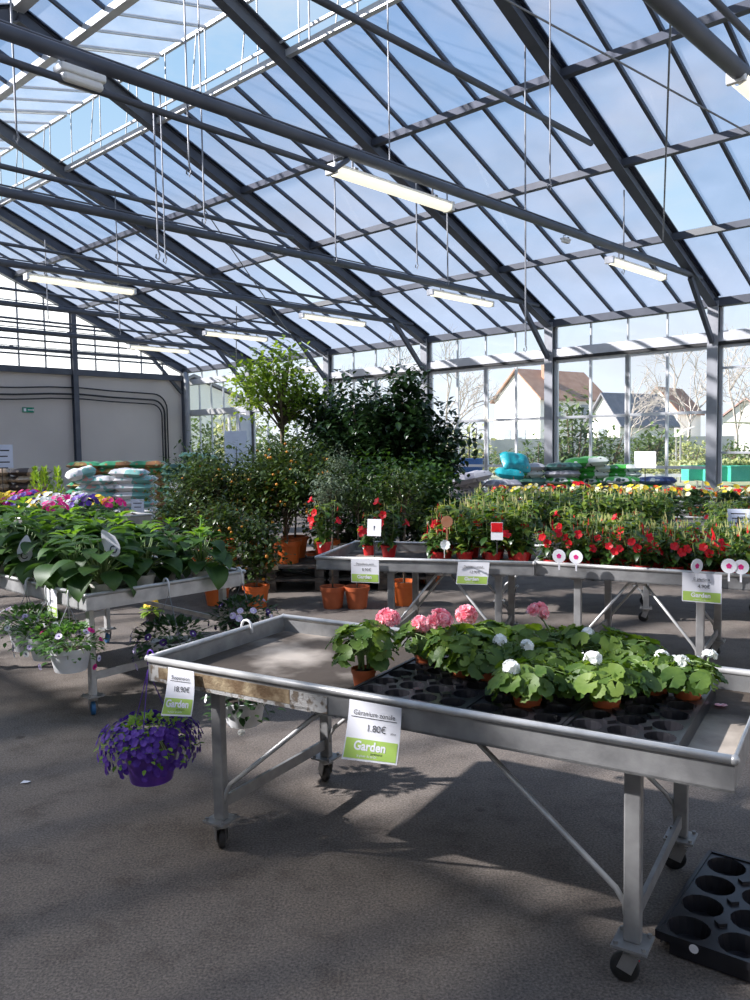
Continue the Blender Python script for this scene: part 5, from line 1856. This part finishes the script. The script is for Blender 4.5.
bare('leafless tree outside beyond the indoor tree tops', 385, 50, 8.0, 105, .6)
# plant tables of the outdoor sales area, white canopy, green crates
def outtable(label, px, Y, w, leafm, seed, crate='green'):
    rnd = random.Random(seed)
    t = thing('outdoor_plant_table', label, 'plant table', (gx(px, Y), Y, -.14), -.2, 'plant tables outside')
    mb = MB()
    mb.box((0, 0, .72), (w, 1.1, .09))
    mb.build('table_top', M['alu_white'], t)
    for x in (-w / 2 + .1, w / 2 - .1):
        for y in (-.45, .45):
            mb = MB()
            mb.box((x, y, .34), (.06, .06, .68))
            mb.build('leg', M['galv'], t)
    lf = MB()
    for k in range(int(200 * w)):
        lf.leaf((rnd.uniform(-w / 2, w / 2), rnd.uniform(-.5, .5), .78 + rnd.uniform(0, .12)), rdir(rnd, .1, 1), rnd.uniform(.12, .3), .1, .6, .2, .85, 3)
    o = lf.build('plants', M[leafm], t)
    o['kind'] = 'stuff'
outtable('outdoor table of pale yellow-green plants behind the white board', 655, 24, 3.4, 'outlight', 1)
outtable('outdoor table of green plants at the right edge, before the white canopy', 740, 26, 2.6, 'outgreen', 2)
outtable('outdoor table of pale plants below the white house', 505, 27, 3.6, 'outlight', 3)
outtable('outdoor table of mixed plants farther back on the right', 700, 30, 4.0, 'outlight', 4)
for j, (px, Y) in enumerate(((722, 20.5), (742, 20.3), (700, 21))):
    mb = MB()
    mb.box((0, 0, .02), (.75, .5, .04))
    for a, b in (((-.37, 0), (.02, .5)), ((.37, 0), (.02, .5)), ((0, -.25), (.75, .02)), ((0, .25), (.75, .02))):
        mb.box((a[0], a[1], .2), (b[0], b[1], .32))
        mb.box((a[0], a[1], .37), (b[0] + .03, b[1] + .03, .03))
    for q in range(2):
        mb.box((0, 0, -.3 - .02 + 0 * q), (.7, .45, .02))
    t = tag(mb.build('plastic_crate', surf('green_crate', (.05, .42, .28), (.07, .48, .32), 3, .5)), 'green plastic crate outside the glass, %s of three at the right' % ['middle', 'rightmost', 'leftmost'][j], 'crate', 'green crates outside')
    t.location = (gx(px, Y), Y, .55)
    mb = MB()
    mb.box((0, 0, .3), (.9, .6, .05))
    mb.box((-.38, 0, .13), (.05, .5, .3))
    mb.box((.38, 0, .13), (.05, .5, .3))
    s_ = tag(mb.build('crate_stand', M['galv']), 'low stand under the green crate outside, %s of three' % ['middle', 'rightmost', 'leftmost'][j], 'stand', 'stands under the green crates')
    s_.location = (gx(px, Y), Y, -.15)
# white market canopy outside
t = thing('garden_canopy', 'white-roofed canopy outside at the right edge of the photo', 'canopy', (gx(728, 34), 34, -.14), -.3)
mb = MB()
n = 8
for k in range(n):
    a, b = PI * k / n, PI * (k + 1) / n
    mb.quad((-2 * math.cos(a), -1.5, 1.9 + .55 * math.sin(a)), (-2 * math.cos(b), -1.5, 1.9 + .55 * math.sin(b)), (-2 * math.cos(b), 1.5, 1.9 + .55 * math.sin(b)), (-2 * math.cos(a), 1.5, 1.9 + .55 * math.sin(a)))
mb.build('canopy_sheet', M['white_pot'], t)
for x in (-1.95, 1.95):
    for y in (-1.4, 1.4):
        mb = MB()
        mb.tube([(x, y, 0), (x, y, 1.95)], .04, 8)
        mb.build('pole', M['galv'], t)
# blue tub outside
mb = MB()
mb.lathe([(.001, 0), (.32, 0), (.4, .75), (.42, .78), (.38, .78), (.3, .1), (.001, .1)], 20)
o = tag(mb.build('water_tub', surf('blue_tub', (.03, .13, .42), (.04, .16, .48), 3, .5), None, True), 'blue tub outside behind the lowest dark indoor tree', 'tub')
o.location = (gx(468, 21), 21, .42)
mb = MB()
mb.box((0, 0, .53), (.9, .9, .06))
for a in (-.4, .4):
    mb.box((a, 0, .25), (.08, .9, .5))
o = tag(mb.build('tub_stand', M['wood_dark']), 'low wooden stand under the blue tub outside', 'stand')
o.location = (gx(468, 21), 21, -.14)

# ================================================================== LIGHT AND CAMERA
w = bpy.data.worlds.new('sky')
scn.world = w
w.use_nodes = True
nt = w.node_tree
nt.nodes.clear()
out = nt.nodes.new('ShaderNodeOutputWorld')
bg = nt.nodes.new('ShaderNodeBackground')
tc = nt.nodes.new('ShaderNodeTexCoord')
sp_ = nt.nodes.new('ShaderNodeSeparateXYZ')
nt.links.new(tc.outputs['Generated'], sp_.inputs[0])
grad = ramp(nt, sp_.outputs['Z'], [(0, (1.15, 1.2, 1.25)), (.1, (.95, 1.07, 1.2)), (.25, (.56, .78, 1.0)), (.5, (.34, .60, .92)), (1, (.16, .36, .75))])
mp = nt.nodes.new('ShaderNodeMapping')
mp.inputs['Scale'].default_value = (1, 1, 2.6)
nt.links.new(tc.outputs['Generated'], mp.inputs[0])
cn = N(nt, 'ShaderNodeTexNoise', Scale=2.2, Detail=7, Roughness=.55)
nt.links.new(mp.outputs[0], cn.inputs['Vector'])
cr_ = ramp(nt, cn.outputs['Fac'], [(.48, (0, 0, 0)), (.72, (1, 1, 1))])
mx = N(nt, 'ShaderNodeMix', data_type='RGBA')
nt.links.new(cr_.outputs[0], mx.inputs[0])
nt.links.new(grad.outputs[0], mx.inputs[6])
mx.inputs[7].default_value = (.86, .88, .92, 1)
nt.links.new(mx.outputs[2], bg.inputs[0])
bg.inputs[1].default_value = 1.0
nt.links.new(bg.outputs[0], out.inputs[0])

sl = bpy.data.lights.new('sun', 'SUN')
sl.energy = 15
sl.angle = R(1.2)
sl.color = (1, .94, .84)
so = bpy.data.objects.new('sun', sl)
C.objects.link(so)
so.rotation_euler = Vector((1, .02, -.7)).to_track_quat('-Z', 'Y').to_euler()

cam = bpy.data.cameras.new('camera')
cam.sensor_fit = 'VERTICAL'
cam.sensor_height = 36
cam.lens = F * 36 / 1000
cam.clip_end = 600
co = bpy.data.objects.new('camera', cam)
C.objects.link(co)
co.matrix_world = Matrix.Translation((0, 0, EYE)) @ (Matrix.Rotation(PI / 2 - PITCH, 4, 'X') @ Matrix.Rotation(ROLL, 4, 'Z'))
scn.camera = co
try:
    scn.cycles.transparent_max_bounces = 24
    scn.cycles.max_bounces = 8
except Exception:
    pass
vs_ = scn.view_settings
vs_.view_transform = 'Standard'
vs_.look = 'None'
vs_.gamma = 1
vs_.exposure = 0
vs_.use_curve_mapping = False
